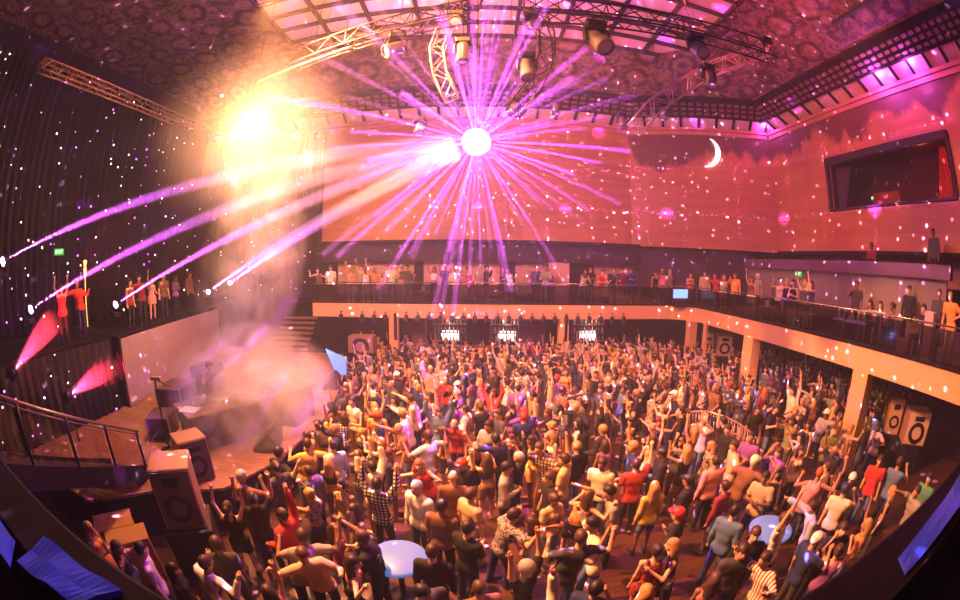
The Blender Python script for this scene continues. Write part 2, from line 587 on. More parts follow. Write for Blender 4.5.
# right wall with the window opening Y 4.45..11.7, z 8.27..10.4
WY0, WY1, WZ0, WZ1 = 4.45, 11.7, 8.27, 10.4
rw = MB()
for (y0, y1, z0, z1) in ((WY1, 15.9, WB, WT), (-6, WY0, WB, WT), (WY0, WY1, WB, WZ0), (WY0, WY1, WZ1, WT)):
    rw.box((15.33, (y0 + y1) / 2, (z0 + z1) / 2), (.26, y1 - y0, z1 - z0))
rw.build('wall_right', WOODS, kind=ST)
# above the cornice, the cove: black backing that leans in over the room, with lit panels and ribs


def cove(name, a, b, n):
    """a->b along the wall foot of the cove, n inward normal"""
    a, b, n = Vector((*a, WT)), Vector((*b, WT)), Vector((*n, 0)).normalized()
    d = b - a; L = d.length; d.normalize()
    up = Vector((0, 0, 1))
    mb = MB()

    def slab(u0, z0, u1, z1, m, s0=0.0, s1=None, th=.05):
        s1 = L if s1 is None else s1
        mb.cur = m
        p = [a + d * s0 + n * u0 + up * z0, a + d * s1 + n * u0 + up * z0, a + d * s1 + n * u1 + up * z1, a + d * s0 + n * u1 + up * z1]
        off = up * th
        vs = p + [q + off for q in p]
        mb.add(vs, [(0, 1, 2, 3), (7, 6, 5, 4), (0, 4, 5, 1), (1, 5, 6, 2), (2, 6, 7, 3), (3, 7, 4, 0)])
    # pale backing of the first tier
    slab(-.1, .20, .85, .62, 1)
    # dark stepped tiers
    for k in range(4):
        u = .85 + k * .21; z = .62 + k * .19
        slab(u, z, u + .21, z + .05, 0)
        slab(u + .20, z + .03, u + .22, z + .20, 0, th=.03)
    slab(1.68, 1.36, 4.6, 2.36, 4)
    # ribs between the panels
    cnt = int(L / .98)
    for i in range(cnt + 1):
        s = L * i / cnt
        mb.cur = 0
        slab(-.05, .12, .9, .55, 0, max(0, s - .07), min(L, s + .07), th=.09)
    cnt2 = int(L / .42)
    for i in range(cnt2):
        s = L * (i + .5) / cnt2
        for k in range(3):
            u = .92 + k * .21; z = .60 + k * .19
            slab(u, z - .02, u + .14, z + .05, 2, max(0, s - .13), min(L, s + .13), th=.05)
    slab(.80, .48, .92, .52, 0, th=.13)
    slab(-.05, -.02, .12, .02, 3, th=.16)
    slab(.02, -.22, .06, -.22, 3, th=.2)
    return mb.build(name, [BLACKW, PINKP, mat('dark_dentil', (.20, .10, .10), .7), mat('cornice_rose', (.55, .22, .2), .5), CEILM], kind=ST)


cove('trim_1', (-16, 19.4), (7.75, 19.4), (0, -1))
cove('trim_2', (7.75, 19.4), (15.0, 16.0), (-.42, -.9))
cove('trim_3', (15.2, 16.2), (15.2, -6.0), (-1, 0))
# upper walls behind the cove
wall_strip(MB(), [(-18, 19.7), (7.9, 19.6), (15.4, 16.1), (15.5, -8)], 12.6, 15.2).build('wall_upper', BLACKW, kind=ST)
# outer shell closing the hall
MB().box((0, -8.1, 7.5), (40, .2, 15)).build('wall_front', BLACKW, kind=ST)
MB().box((-17.2, 8, 7.5), (.2, 34, 15)).build('wall_left', BLACKW, kind=ST)
MB().box((18.6, 8, 5), (.2, 34, 10)).build('wall_right_outer', BLACKW, kind=ST)
MB().box((0, 22.6, 5), (40, .2, 10)).build('wall_back_outer', BLACKW, kind=ST)
# window room on the right: dark box behind the opening
wn = MB().box((16.98, 8.1, 8.1), (3.0, 7.6, .2)); wn.box((18.4, 8.1, 9.4), (.1, 7.6, 3.2)); wn.box((16.9, 4.2, 9.4), (3.0, .1, 3.2)); wn.box((16.9, 12.0, 9.4), (3.0, .1, 3.2)); wn.box((16.98, 8.1, 10.9), (3.0, 7.6, .1))
wn.build('window_alcove', mat('dark_red_paint', (.05, .010, .008), .8, noise=.4), kind=ST)
fr = MB()
fr.box((15.14, (WY0 + WY1) / 2, WZ1 + .02), (.2, WY1 - WY0 + .3, .34), bevel=.03)
fr.box((15.16, (WY0 + WY1) / 2, WZ0 - .04), (.2, WY1 - WY0 + .2, .10), bevel=.02)
fr.box((15.16, WY0 - .05, (WZ0 + WZ1) / 2), (.2, .16, WZ1 - WZ0)); fr.box((15.16, WY1 + .05, (WZ0 + WZ1) / 2), (.2, .16, WZ1 - WZ0))
fr.build('window_1', mat('dark_window_frame', (.035, .02, .03), .6), kind=ST)

# pale gridded ceiling panels (one in the middle, one over the right side)


def grid_panel(name, x0, x1, y0, y1, nx, ny, ch, zc=14.98):
    mb = MB()
    poly = [(x0 + ch, y0), (x1 - ch, y0), (x1, y0 + ch), (x1, y1 - ch), (x1 - ch, y1), (x0 + ch, y1), (x0, y1 - ch), (x0, y0 + ch)]
    mb.cur = 0
    mb.prism(poly, zc, zc + .05)
    mb.cur = 1
    for i in range(nx + 1):
        x = x0 + (x1 - x0) * i / nx
        c = ch if i in (0, nx) else 0
        mb.box((x, (y0 + y1) / 2, zc - .06), (.13, y1 - y0 - 2 * c, .2))
    for j in range(ny + 1):
        y = y0 + (y1 - y0) * j / ny
        c = ch if j in (0, ny) else 0
        mb.box(((x0 + x1) / 2, y, zc - .06), (x1 - x0 - 2 * c, .13, .2))
    return mb.build(name, [PINKP, mat('grid_bar', (.03, .015, .02), .7)], kind=ST)


grid_panel('ceiling_panel', -8.1, 8.9, 6.0, 14.5, 9, 8, 1.1)
grid_panel('ceiling_panel', 12.2, 14.9, -4.5, 7.4, 2, 9, .3, 14.5)

# upper tier on the back and right: black soffit band and parapet, grey lower wall
MB().box((-1, 20.3, 6.42), (34, 2.2, .12)).build('ceiling_soffit', BLACKW, kind=ST)
MB().box((-.2, 19.85, 5.92), (22, .2, .95)).build('upper_tier_parapet', mat('near_black_panel', (.03, .018, .024), .7, noise=.5), kind=ST)
MB().box((16.6, 7, 6.42), (2.9, 22, .12)).build('ceiling_soffit', BLACKW, kind=ST)
MB().box((13.2, 10.3, 4.5), (.15, 11.7, 2.0)).build('wall_grey_balcony', GREYW, kind=ST)
MB().box((14.8, 10.3, 5.2), (3.3, 11.9, .2)).build('upper_tier_floor', CARPET, kind=ST)
MB().box((13.02, 10.2, 5.73), (.34, 12.0, .44), bevel=.02).build('upper_tier_parapet', mat('plum_ledge', (.10, .055, .08), .5, noise=.2), kind=ST)
MB().box((17.8, 10.3, 5.8), (.1, 12, 1.3)).build('wall_right_low', WOODS, kind=ST)
MB().box((11.2, 18.6, 4.95), (6.9, .12, 2.9), rz=-.42).build('wall_angled_low', mat('dark_plum_wall', (.05, .03, .04), .8, noise=.3), kind=ST)

# recess wall behind the back balcony
rc = MB(); rc.cur = 0
for (x0, x1) in ((-7.6, -3.4), (-2.9, 1.0), (1.8, 4.3), (6.0, 9.4)):
    rc.box(((x0 + x1) / 2, 20.4, 4.6), (x1 - x0, .1, 1.75))
rc.cur = 1; rc.box((1, 20.5, 4.5), (20, .06, 2.0))
rc.build('wall_recess', [mat('beige_recess_wall', (.55, .33, .24), .8, noise=.12), BLACKW], kind=ST)

# balcony slab with rounded corner, fascia in tan
FX, FY = 10.3, 17.75


def balcony_line(off, r=1.7, n=8):
    """front edge from left end of the back section, round the corner, down the right side; off = outward"""
    pts = [(-8.0, FY + off)]
    cx, cy = FX - r, FY - r
    for i in range(n + 1):
        a = math.pi / 2 * (1 - i / n)
        pts.append((cx + (r + off) * math.cos(a), cy + (r + off) * math.sin(a)))
    pts.append((FX + off, -5.5))
    return pts


def ribbon(pts0, pts1, z0, z1, mb):
    """solid strip between two plan lines"""
    n = len(pts0)
    vs = [(x, y, z0) for x, y in pts0] + [(x, y, z0) for x, y in pts1] + [(x, y, z1) for x, y in pts0] + [(x, y, z1) for x, y in pts1]
    fs = []
    for i in range(n - 1):
        fs += [(i, i + 1, n + i + 1, n + i), (2 * n + i, 3 * n + i, 3 * n + i + 1, 2 * n + i + 1), (i, 2 * n + i, 2 * n + i + 1, i + 1), (n + i, n + i + 1, 3 * n + i + 1, 3 * n + i)]
    fs += [(0, n, 3 * n, 2 * n), (n - 1, 3 * n - 1, 4 * n - 1, 2 * n - 1)]
    mb.add(vs, fs)
    return mb


ribbon(balcony_line(0), balcony_line(.25), 2.85, 3.5, MB()).build('balcony_fascia', TAN, kind=ST)
outer = [(-8.0, 22.4)] + [(x + 0.0, y) for x, y in [(-2, 22.4), (2, 22.4), (5, 22.4), (7, 22.4), (9, 22.4), (12, 22.4), (15, 22.4), (18, 22.4), (18.4, 20)]] + [(18.4, -5.5)]
ribbon(balcony_line(.24), outer, 3.2, 3.46, MB()).build('balcony_floor', CARPET, kind=ST)
ribbon(balcony_line(-.02), balcony_line(.14), 3.5, 3.58, MB()).build('balcony_kerb', DARK, kind=ST)

# columns holding the balcony
for (x, y, w, dpt) in ((-3.95, 17.95, .42, .42), (3.85, 17.95, .45, .42), (10.15, 16.9, .42, .42), (10.5, 12.35, .48, .62), (10.5, 6.35, .48, .62), (10.5, 0.6, .48, .62)):
    MB().box((x, y, 1.42), (w, dpt, 2.86)).build('column', TAN, kind=ST)
# small tan upright beside the corner column
MB().box((10.45, 16.0, 1.42), (.18, .2, 2.86)).build('column', TAN, kind=ST)

# walls under the balcony
MB().box((2, 21.4, 1.6), (26, .15, 3.2)).build('wall_bar_back', BLACKW, kind=ST)
MB().box((15.6, 8, 1.6), (.15, 27, 3.2)).build('wall_under_side', mat('brown_wall', (.10, .05, .04), .8, noise=.3), kind=ST)
for (x, w) in ((2.55, 1.3), (-3.0, .7)):
    MB().box((x, 19.4, 1.6), (w, .3, 3.2)).build('wall_bar_pier', mat('plum_pier', (.20, .10, .10), .7, noise=.2), kind=ST)

# stage: platform with its lip towards the floor
lip = [(-4.9, 5.4), (-4.35, 7.0), (-4.25, 9.6), (-4.7, 12.2), (-5.3, 14.6), (-6.4, 17.6), (-17, 17.6), (-17, 3.2), (-7.4, 3.2), (-6.3, 4.5)]
MB().prism(lip, 1.04, 1.1).build('stage_boards', STAGEM, kind=ST)
MB().prism([(x - (.06 if x > -10 else 0), y) for x, y in lip], 0, 1.04).build('stage_platform', DARK, kind=ST)

# raised side platform behind the stage with grey front
pa, pb = Vector((-10.9, 7.8, 0)), Vector((-13.0, 16.3, 0))
MB().prism([(pa.x, pa.y), (pb.x, pb.y), (-17, 16.3), (-17, 7.8)], 1.1, 3.35).build('side_platform', DARK, kind=ST)
MB().prism([(-11.2, -1), (-11.2, 7.7), (-17, 7.7), (-17, -1)], 1.0, 3.35).build('side_platform', DARK, kind=ST)
# back-left stage steps
sb = MB()
for k in range(7):
    sb.box((-9.4, 17.6 + .28 * k, 1.1 + .12 + .22 * k), (2.0, .30, .10))
sb.build('stage_steps', mat('step_boards', (.25, .14, .12), .6), kind=ST)

# star cloth hung along the left wall, gathered in folds


def fold_sheet(p0, p1, z0, z1, amp, waves, m, name, n=160, th=None):
    p0, p1 = Vector(p0), Vector(p1); d = p1 - p0; L = d.length; d.normalize(); nn = Vector((-d.y, d.x, 0))
    vs, fs = [], []
    for i in range(n + 1):
        t = i / n
        p = p0 + d * (L * t) + nn * (amp * math.sin(2 * math.pi * waves * t) + amp * .4 * math.sin(2 * math.pi * waves * 2.3 * t + 1))
        for (o, z) in ((0, z0), (0, z1), (.02, z1), (.02, z0)):
            q = p + nn * o
            vs.append((q.x, q.y, z))
    for i in range(n):
        b, c = 4 * i, 4 * (i + 1)
        fs += [(b, b + 1, c + 1, c), (b + 2, b + 3, c + 3, c + 2), (b + 1, b + 2, c + 2, c + 1), (b + 3, b, c, c + 3)]
    return MB().add(vs, fs, True).build(name, m)


t = fold_sheet((-11.08, -.8, 0), (-11.08, 7.5, 0), 1.12, 3.3, .04, 26, star_cloth_mat('low_star_cloth', (.006, .004, .005), 3.0, .10, 7.0), 'star_cloth', n=260)
tag(t, 'low black star cloth covering the platform front under the red beams', 'curtain')
t = fold_sheet((-15.6, -1, 0), (-15.6, 17.5, 0), 3.36, 13.2, .10, 46, STARM, 'star_cloth', n=500)
tag(t, 'tall black star cloth dotted with tiny lamps on the dark side wall', 'curtain')
t = fold_sheet((-15.6, 17.6, 0), (-8.1, 19.2, 0), 3.6, 12.4, .10, 18, star_cloth_mat('sparse_star_cloth', (.012, .006, .006), 2.8, .09, 5.0), 'star_cloth', n=300)
tag(t, 'black star cloth with sparse small lamps behind the smoke', 'curtain')

# ------------------------------------------------------------------ people: skinned from smooth distance fields


def _smin(a, b, k):
    h = np.clip(0.5 + 0.5 * (b - a) / k, 0, 1)
    return b * (1 - h) + a * h - k * h * (1 - h)


class Field:
    """union of tapered capsules and ellipsoids"""
    def __init__(s):
        s.pr = []

    def cap(s, a, b, ra, rb=None, k=.025, sq=None, grow=0.0):
        s.pr.append(('c', np.array(a, float), np.array(b, float), ra, ra if rb is None else rb, k, sq)); return s

    def ell(s, c, r, k=.02, R=None):
        s.pr.append(('e', np.array(c, float), np.array(r, float), k, R)); return s

    def value(s, P, grow=0.0):
        d = None
        for p in s.pr:
            if p[0] == 'c':
                _, a, b, ra, rb, k, sq = p
                Q = P
                if sq is not None:      # flatten about a point: (centre, matrix) maps into rounder space
                    c0, S = sq
                    Q = (P - c0) @ S.T
                    a = (a - c0) @ S.T; b = (b - c0) @ S.T
                ab = b - a
                t = np.clip(((Q - a) @ ab) / (ab @ ab + 1e-12), 0, 1)
                v = np.linalg.norm(Q - a - t[:, None] * ab, axis=1) - (ra + (rb - ra) * t) - grow
            else:
                _, c, r, k, R = p
                Q = P - c
                if R is not None: Q = Q @ R
                rr = r + grow
                n = np.linalg.norm(Q / rr, axis=1)
                v = (n - 1) * rr.min() * 1.15
            d = v if d is None else _smin(d, v, k)
        return d

    def bounds(s, g):
        lo = np.full(3, 1e9); hi = -lo
        for p in s.pr:
            if p[0] == 'c':
                r = max(p[3], p[4]) * 1.5
                lo = np.minimum(lo, np.minimum(p[1], p[2]) - r); hi = np.maximum(hi, np.maximum(p[1], p[2]) + r)
            else:
                lo = np.minimum(lo, p[1] - p[2].max()); hi = np.maximum(hi, p[1] + p[2].max())
        return lo - g, hi + g


def surface(fn, lo, hi, h):
    """surface nets over fn(P)->distance"""
    n = np.ceil((hi - lo) / h).astype(int) + 2
    ax = [lo[i] + h * np.arange(n[i]) for i in range(3)]
    G = np.stack(np.meshgrid(*ax, indexing='ij'), -1).reshape(-1, 3)
    D = fn(G).reshape(n)
    neg = D < 0
    cn = n - 1
    acc = np.zeros((*cn, 3)); cnt = np.zeros(cn)
    sl = lambda o, m: tuple(slice(o[i], o[i] + m[i]) for i in range(3))
    corners = [(i, j, k) for i in (0, 1) for j in (0, 1) for k in (0, 1)]
    for a in corners:
        for axn in range(3):
            if a[axn]: continue
            b = list(a); b[axn] = 1
            da, db = D[sl(a, cn)], D[sl(b, cn)]
            cr = (da < 0) != (db < 0)
            t = np.where(cr, da / np.where(cr, da - db, 1), 0)
            p = np.zeros((*cn, 3)); 
            for i in range(3): p[..., i] = a[i]
            p[..., axn] += t
            acc += np.where(cr[..., None], p, 0); cnt += cr
    act = cnt > 0
    idx = -np.ones(cn, int); idx[act] = np.arange(act.sum())
    I = np.argwhere(act)
    V = lo + h * (I + acc[act] / cnt[act][:, None])
    F = []
    for axn in range(3):
        u, w = (axn + 1) % 3, (axn + 2) % 3
        m = n.copy(); m[axn] -= 1; 
        o0 = [0, 0, 0]; o1 = [0, 0, 0]; o1[axn] = 1
        A = neg[sl(o0, m)]; B = neg[sl(o1, m)]
        e = np.argwhere(A != B)
        e = e[(e[:, u] > 0) & (e[:, w] > 0) & (e[:, u] < n[u] - 1) & (e[:, w] < n[w] - 1)]
        if not len(e): continue
        flip = A[tuple(e.T)]
        q = []
        for (du, dw) in ((-1, -1), (0, -1), (0, 0), (-1, 0)):
            c = e.copy(); c[:, u] += du; c[:, w] += dw
            q.append(idx[tuple(c.T)])
        q = np.stack(q, 1)
        q[~flip] = q[~flip][:, ::-1]
        F.append(q)
    return V, np.concatenate(F)


def np_mesh(name, V, F, mats, extra=None):
    """extra: list of (verts, faces, material index)"""
    V = V.tolist(); F = F.tolist(); mi = [0] * len(F)
    for (vs, fs, m) in (extra or []):
        b = len(V); V += [list(v) for v in vs]; F += [[b + i for i in f] for f in fs]; mi += [m] * len(fs)
    me = bpy.data.meshes.new(name)
    me.from_pydata(V, [], F)
    for m in mats: me.materials.append(m)
    me.polygons.foreach_set('material_index', mi)
    me.polygons.foreach_set('use_smooth', [True] * len(F))
    me.update()
    return me


def unit(v):
    v = np.array(v, float); return v / np.linalg.norm(v)


def tint_mat(name, rough=.8, pattern=None, col2=(.05, .05, .06), spec=.2):
    """colour comes from the object's own colour; optional woven pattern"""
    if name in MATS: return MATS[name]
    m = bpy.data.materials.new(name); nt = nt_of(m); b = nt.nodes['Principled BSDF']
    b.inputs['Roughness'].default_value = rough; b.inputs['Specular IOR Level'].default_value = spec
    oi = nt.nodes.new('ShaderNodeObjectInfo'); L = nt.links.new
    out = oi.outputs['Color']
    if pattern:
        tc = nt.nodes.new('ShaderNodeTexCoord')
        mx = nt.nodes.new('ShaderNodeMix'); mx.data_type = 'RGBA'; mx.inputs[7].default_value = (*col2, 1)
        if pattern == 'plaid':
            sp = nt.nodes.new('ShaderNodeSeparateXYZ'); L(tc.outputs['Object'], sp.inputs[0])
            fs = []
            for k, f in ((0, 95.0), (2, 95.0)):
                mu = nt.nodes.new('ShaderNodeMath'); mu.operation = 'MULTIPLY'; mu.inputs[1].default_value = f
                si = nt.nodes.new('ShaderNodeMath'); si.operation = 'SINE'
                gt = nt.nodes.new('ShaderNodeMath'); gt.operation = 'GREATER_THAN'; gt.inputs[1].default_value = .35
                L(sp.outputs[k], mu.inputs[0]); L(mu.outputs[0], si.inputs[0]); L(si.outputs[0], gt.inputs[0]); fs.append(gt)
            ad = nt.nodes.new('ShaderNodeMath'); ad.operation = 'MAXIMUM'; L(fs[0].outputs[0], ad.inputs[0]); L(fs[1].outputs[0], ad.inputs[1])
            L(ad.outputs[0], mx.inputs[0])
        elif pattern == 'stripe':
            wv = nt.nodes.new('ShaderNodeTexWave'); wv.bands_direction = 'X'; wv.inputs['Scale'].default_value = 5.5
            L(tc.outputs['Object'], wv.inputs['Vector'])
            gt = nt.nodes.new('ShaderNodeMath'); gt.operation = 'GREATER_THAN'; gt.inputs[1].default_value = .62
            L(wv.outputs['Fac'], gt.inputs[0]); L(gt.outputs[0], mx.inputs[0])
        else:
            vo = nt.nodes.new('ShaderNodeTexNoise'); vo.inputs['Scale'].default_value = 26
            L(tc.outputs['Object'], vo.inputs['Vector'])
            gt = nt.nodes.new('ShaderNodeMath'); gt.operation = 'GREATER_THAN'; gt.inputs[1].default_value = .53
            L(vo.outputs['Fac'], gt.inputs[0]); L(gt.outputs[0], mx.inputs[0])
        L(out, mx.inputs[6]); out = mx.outputs[2]
    L(out, b.inputs['Base Color'])
    MATS[name] = m
    return m


SKIN = tint_mat('skin', .55, spec=.35)
HAIRM = tint_mat('hair', .5, spec=.4)
CLOTH = tint_mat('plain_cloth', .85)
CLOTHP = {'plaid': tint_mat('plaid_cloth', .85, 'plaid'), 'stripe': tint_mat('striped_cloth', .85, 'stripe', (.25, .06, .05)), 'print': tint_mat('printed_cloth', .85, 'print')}
EYEM = mat('eye_dark', (.015, .01, .01), .3)
LIPM = mat('lip', (.35, .08, .07), .5)
SHOEM = mat('shoe_leather', (.03, .025, .025), .5)

# arm directions: (upper arm, forearm, palm normal) for the person's left and right; +Y is forward, +X the person's right
A_DOWN = ((.16, -.05, -1), (.10, .22, -1))
POSES = {
    'arms down': dict(L=A_DOWN, R=A_DOWN),
    'one arm raised': dict(L=((.25, .1, -1), (.0, .8, -.25)), R=((.35, .25, 1), (-.05, .12, 1))),
    'both arms raised': dict(L=((.42, .2, 1), (-.12, .15, 1)), R=((.5, .1, .9), (.0, .2, 1)), lean=(.0, -.03)),
    'dancing with bent elbows': dict(L=((.75, .25, -.45), (-.1, .9, .5)), R=((.85, .1, -.2), (.1, .5, .9)), lean=(.07, .06), twist=.25, step=.10),
    'hands clasped at the chest': dict(L=((.22, .15, -1), (-.65, .75, .25)), R=((.22, .15, -1), (-.65, .75, .3))),
    'filming with both hands held up': dict(L=((.3, .75, .05), (-.35, .5, .8)), R=((.3, .75, .05), (-.35, .5, .8))),
    'one arm pointing ahead': dict(L=((.2, .0, -1), (.1, .3, -1)), R=((.15, .9, .35), (.0, 1, .35)), twist=.2, lean=(0, .08)),
    'hand on hip': dict(L=((.85, -.15, -.65), (-.8, .3, -.45)), R=A_DOWN, lean=(.04, 0)),
    'waving an arm out wide': dict(L=((1, .1, .25), (.45, .2, .9)), R=((.3, .3, -1), (-.3, .9, .2)), lean=(-.09, 0), step=.12),
    'drinking from a raised hand': dict(L=A_DOWN, R=((.45, .55, -.35), (-.55, .3, .85))),
    'leaning forward on the rail': dict(L=((.2, .55, -.8), (-.1, .95, -.05)), R=((.2, .55, -.8), (-.15, .95, -.05)), lean=(0, .22)),
    'seated': dict(L=((.2, .35, -1), (-.1, .95, .1)), R=((.2, .35, -1), (-.15, .95, .15)), sit=True),
}
MESHES = {}
POSE_WORD = {'dancing with bent elbows': 'dancing', 'hands clasped at the chest': 'hands clasped', 'filming with both hands held up': 'hands held up filming', 'one arm pointing ahead': 'arm pointing ahead', 'waving an arm out wide': 'arm flung wide', 'drinking from a raised hand': 'drinking', 'leaning forward on the rail': 'leaning forward'}


def joints(pose, sex):
    P = POSES[pose]
    sit = P.get('sit', False)
    lx, ly = P.get('lean', (0, 0))
    tw = P.get('twist', 0); st = P.get('step', .0)
    z0 = .93 if not sit else .52
    w = .19 if sex == 'm' else .162
    J = {}
    J['pel'] = np.array([0, 0, z0])
    J['wai'] = J['pel'] + [lx * .4, ly * .3, .20]
    J['che'] = J['pel'] + [lx * 1.2, ly * .9, .38]
    J['nec'] = J['pel'] + [lx * 1.8, ly * 1.4, .535]
    J['hed'] = J['nec'] + [lx * .3, ly * .3 + .03, .155]
    c, s = math.cos(tw), math.sin(tw)
    for k, sg in (('L', -1), ('R', 1)):
        sh = J['nec'] + np.array([sg * w * c, sg * w * s, -.065])
        ua, fa = P[k]
        ua = unit((sg * ua[0], ua[1], ua[2])); fa = unit((sg * fa[0], fa[1], fa[2]))
        if ua[2] > .2: sh = sh + [0, 0, .03]
        J['sh' + k] = sh; J['el' + k] = sh + ua * .285; J['wr' + k] = J['el' + k] + fa * .25; J['fd' + k] = fa
        hp = J['pel'] + np.array([sg * .09, 0, -.02])
        J['hp' + k] = hp
        if sit:
            J['kn' + k] = hp + np.array([sg * .06, .42, .02]); J['an' + k] = J['kn' + k] + np.array([0, .05, -.42])
        else:
            o = st * sg
            J['kn' + k] = np.array([sg * .115, .03 + o * .9, .50]); J['an' + k] = np.array([sg * .125, o, .09])
        J['to' + k] = J['an' + k] + np.array([sg * .03, .17, -.045])
    return J


def torso_field(f, J, sex, g=0.0, shoulders=True):
    S = np.diag([1, 1 / .68, 1.0])
    def flat(c): return (np.array(c), S)
    hipw, hipr = (.062, .108) if sex == 'm' else (.072, .112)
    S2 = np.diag([1, 1 / .80, 1.0])
    p = J['pel']; f.cap(p + [-hipw, 0, 0], p + [hipw, 0, 0], hipr + g, k=.05, sq=(p, S2))
    wr = .125 if sex == 'm' else .096
    q = J['wai']; f.cap(q + [-.03, 0, 0], q + [.03, 0, 0], wr + g, k=.07, sq=flat(q))
    c = J['che']; cw = .07 if sex == 'm' else .05
    f.cap(c + [-cw, 0, 0], c + [cw, 0, 0], (.132 if sex == 'm' else .115) + g, k=.07, sq=flat(c))
    f.cap(p, c, .10 + g, k=.05, sq=flat(q))
    if sex == 'f':
        for sg in (-1, 1): f.ell(c + [sg * .062, .075, .0], np.array([.055, .05, .055]) + g, k=.03)
    if shoulders:
        m = (J['shL'] + J['shR']) / 2
        for k in 'LR': f.cap(m + [0, 0, .012], J['sh' + k] - [0, 0, .004], .050 + g, .050 + g, k=.05)


def body_field(J, sex):
    f = Field()
    torso_field(f, J, sex)
    fem = sex == 'f'
    f.cap(J['nec'] + [0, -.012, -.07], J['hed'] + [0, -.015, -.03], .055 if not fem else .046, .05 if not fem else .042, k=.03)
    h = J['hed']
    f.ell(h + [0, -.005, .035], (.076, .096, .100), k=.02)
    f.ell(h + [0, .035, -.035], (.055, .062, .075), k=.04)       # jaw and chin
    f.cap(h + [0, .09, .03], h + [0, .112, -.012], .011, .017, k=.012)  # nose
    for sg in (-1, 1): f.ell(h + [sg * .08, -.005, .005], (.012, .02, .032), k=.008)
    a = (.052, .040, .029) if not fem else (.043, .034, .024)
    for k in 'LR':
        f.cap(J['sh' + k], J['el' + k], a[0], a[1], k=.03)
        f.cap(J['el' + k], J['wr' + k], a[1] * 1.04, a[2], k=.02)
        fd = J['fd' + k]
        f.cap(J['wr' + k], J['wr' + k] + fd * .075, a[2] * .95, .034, k=.015)
        t = (.080, .060, .056, .038) if not fem else (.082, .056, .050, .034)
        f.cap(J['hp' + k], J['kn' + k], t[0], t[1], k=.035)
        f.cap(J['kn' + k], J['an' + k], t[2], t[3], k=.025)
        f.cap(J['an' + k] + [0, -.03, -.03], J['to' + k], .042, .032, k=.02)
    return f


def tube_np(pts, rs, n=5):
    mb = MB(); mb.tube(pts, rs, n)
    return mb.v, mb.f


def hands(J, grip):
    out = []
    for k, sg in (('L', -1), ('R', 1)):
        fd = J['fd' + k]; w = J['wr' + k] + fd * .07
        side = np.cross(fd, [0, 1, 0.2]); 
        if np.linalg.norm(side) < .2: side = np.cross(fd, [0, 0, 1])
        side = unit(side) * sg
        nrm = unit(np.cross(side, fd))
        if nrm[1] < 0 and abs(fd[2]) > .6: nrm = -nrm
        for i, (off, ln) in enumerate(((-.026, .062), (-.009, .075), (.009, .070), (.026, .055))):
            b = w + side * off
            curl = .25 + .08 * i if not grip else .8
            d1 = unit(fd + side * off * 4 + nrm * curl * .3); d2 = unit(fd + side * off * 3 + nrm * curl); d3 = unit(fd * .7 + nrm * (curl * 1.8))
            p = [b - fd * .015, b + d1 * ln * .42, b + d1 * ln * .42 + d2 * ln * .33, b + d1 * ln * .42 + d2 * ln * .33 + d3 * ln * .25]
            vs, fs = tube_np(p, [.0105, .0095, .0085, .006]); out.append((vs, fs, 0))
        b = J['wr' + k] + fd * .03
        d1 = unit(fd * .7 - side * .9 + nrm * .3); d2 = unit(fd * 1.0 - side * .35 + nrm * .35)
        vs, fs = tube_np([b, b + d1 * .045, b + d1 * .045 + d2 * .032, b + d1 * .045 + d2 * .052], [.015, .012, .010, .007]); out.append((vs, fs, 0))
    return out


def lozenge(c, r, n=(0, 1, 0)):
    c = Vector(c)
    vs = [c + Vector((r[0], 0, 0)), c - Vector((r[0], 0, 0)), c + Vector((0, 0, r[2])), c - Vector((0, 0, r[2])), c + Vector((0, r[1], 0)), c - Vector((0, r[1], 0))]
    fs = [(0, 2, 4), (2, 1, 4), (1, 3, 4), (3, 0, 4), (2, 0, 5), (1, 2, 5), (3, 1, 5), (0, 3, 5)]
    return [tuple(v) for v in vs], fs


def body_mesh(pose, sex, h=.018):
    key = ('body', pose, sex)
    if key in MESHES: return MESHES[key]
    J = joints(pose, sex)
    f = body_field(J, sex)
    lo, hi = f.bounds(.02)
    V, F = surface(f.value, lo, hi, h)
    ex = hands(J, pose in ('drinking from a raised hand', 'filming with both hands held up'))
    c = J['hed']
    for sg in (-1, 1):
        vs, fs = lozenge(c + [sg * .031, .082, .028], (.015, .010, .008)); ex.append((vs, fs, 1))
        vs, fs = lozenge(c + [sg * .032, .086, .048], (.021, .007, .005)); ex.append((vs, fs, 1))
    vs, fs = lozenge(c + [0, .093, -.048], (.026, .009, .009)); ex.append((vs, fs, 2))
    me = np_mesh('person_body', V, F, [SKIN, EYEM, LIPM], ex)
    MESHES[key] = me
    return me


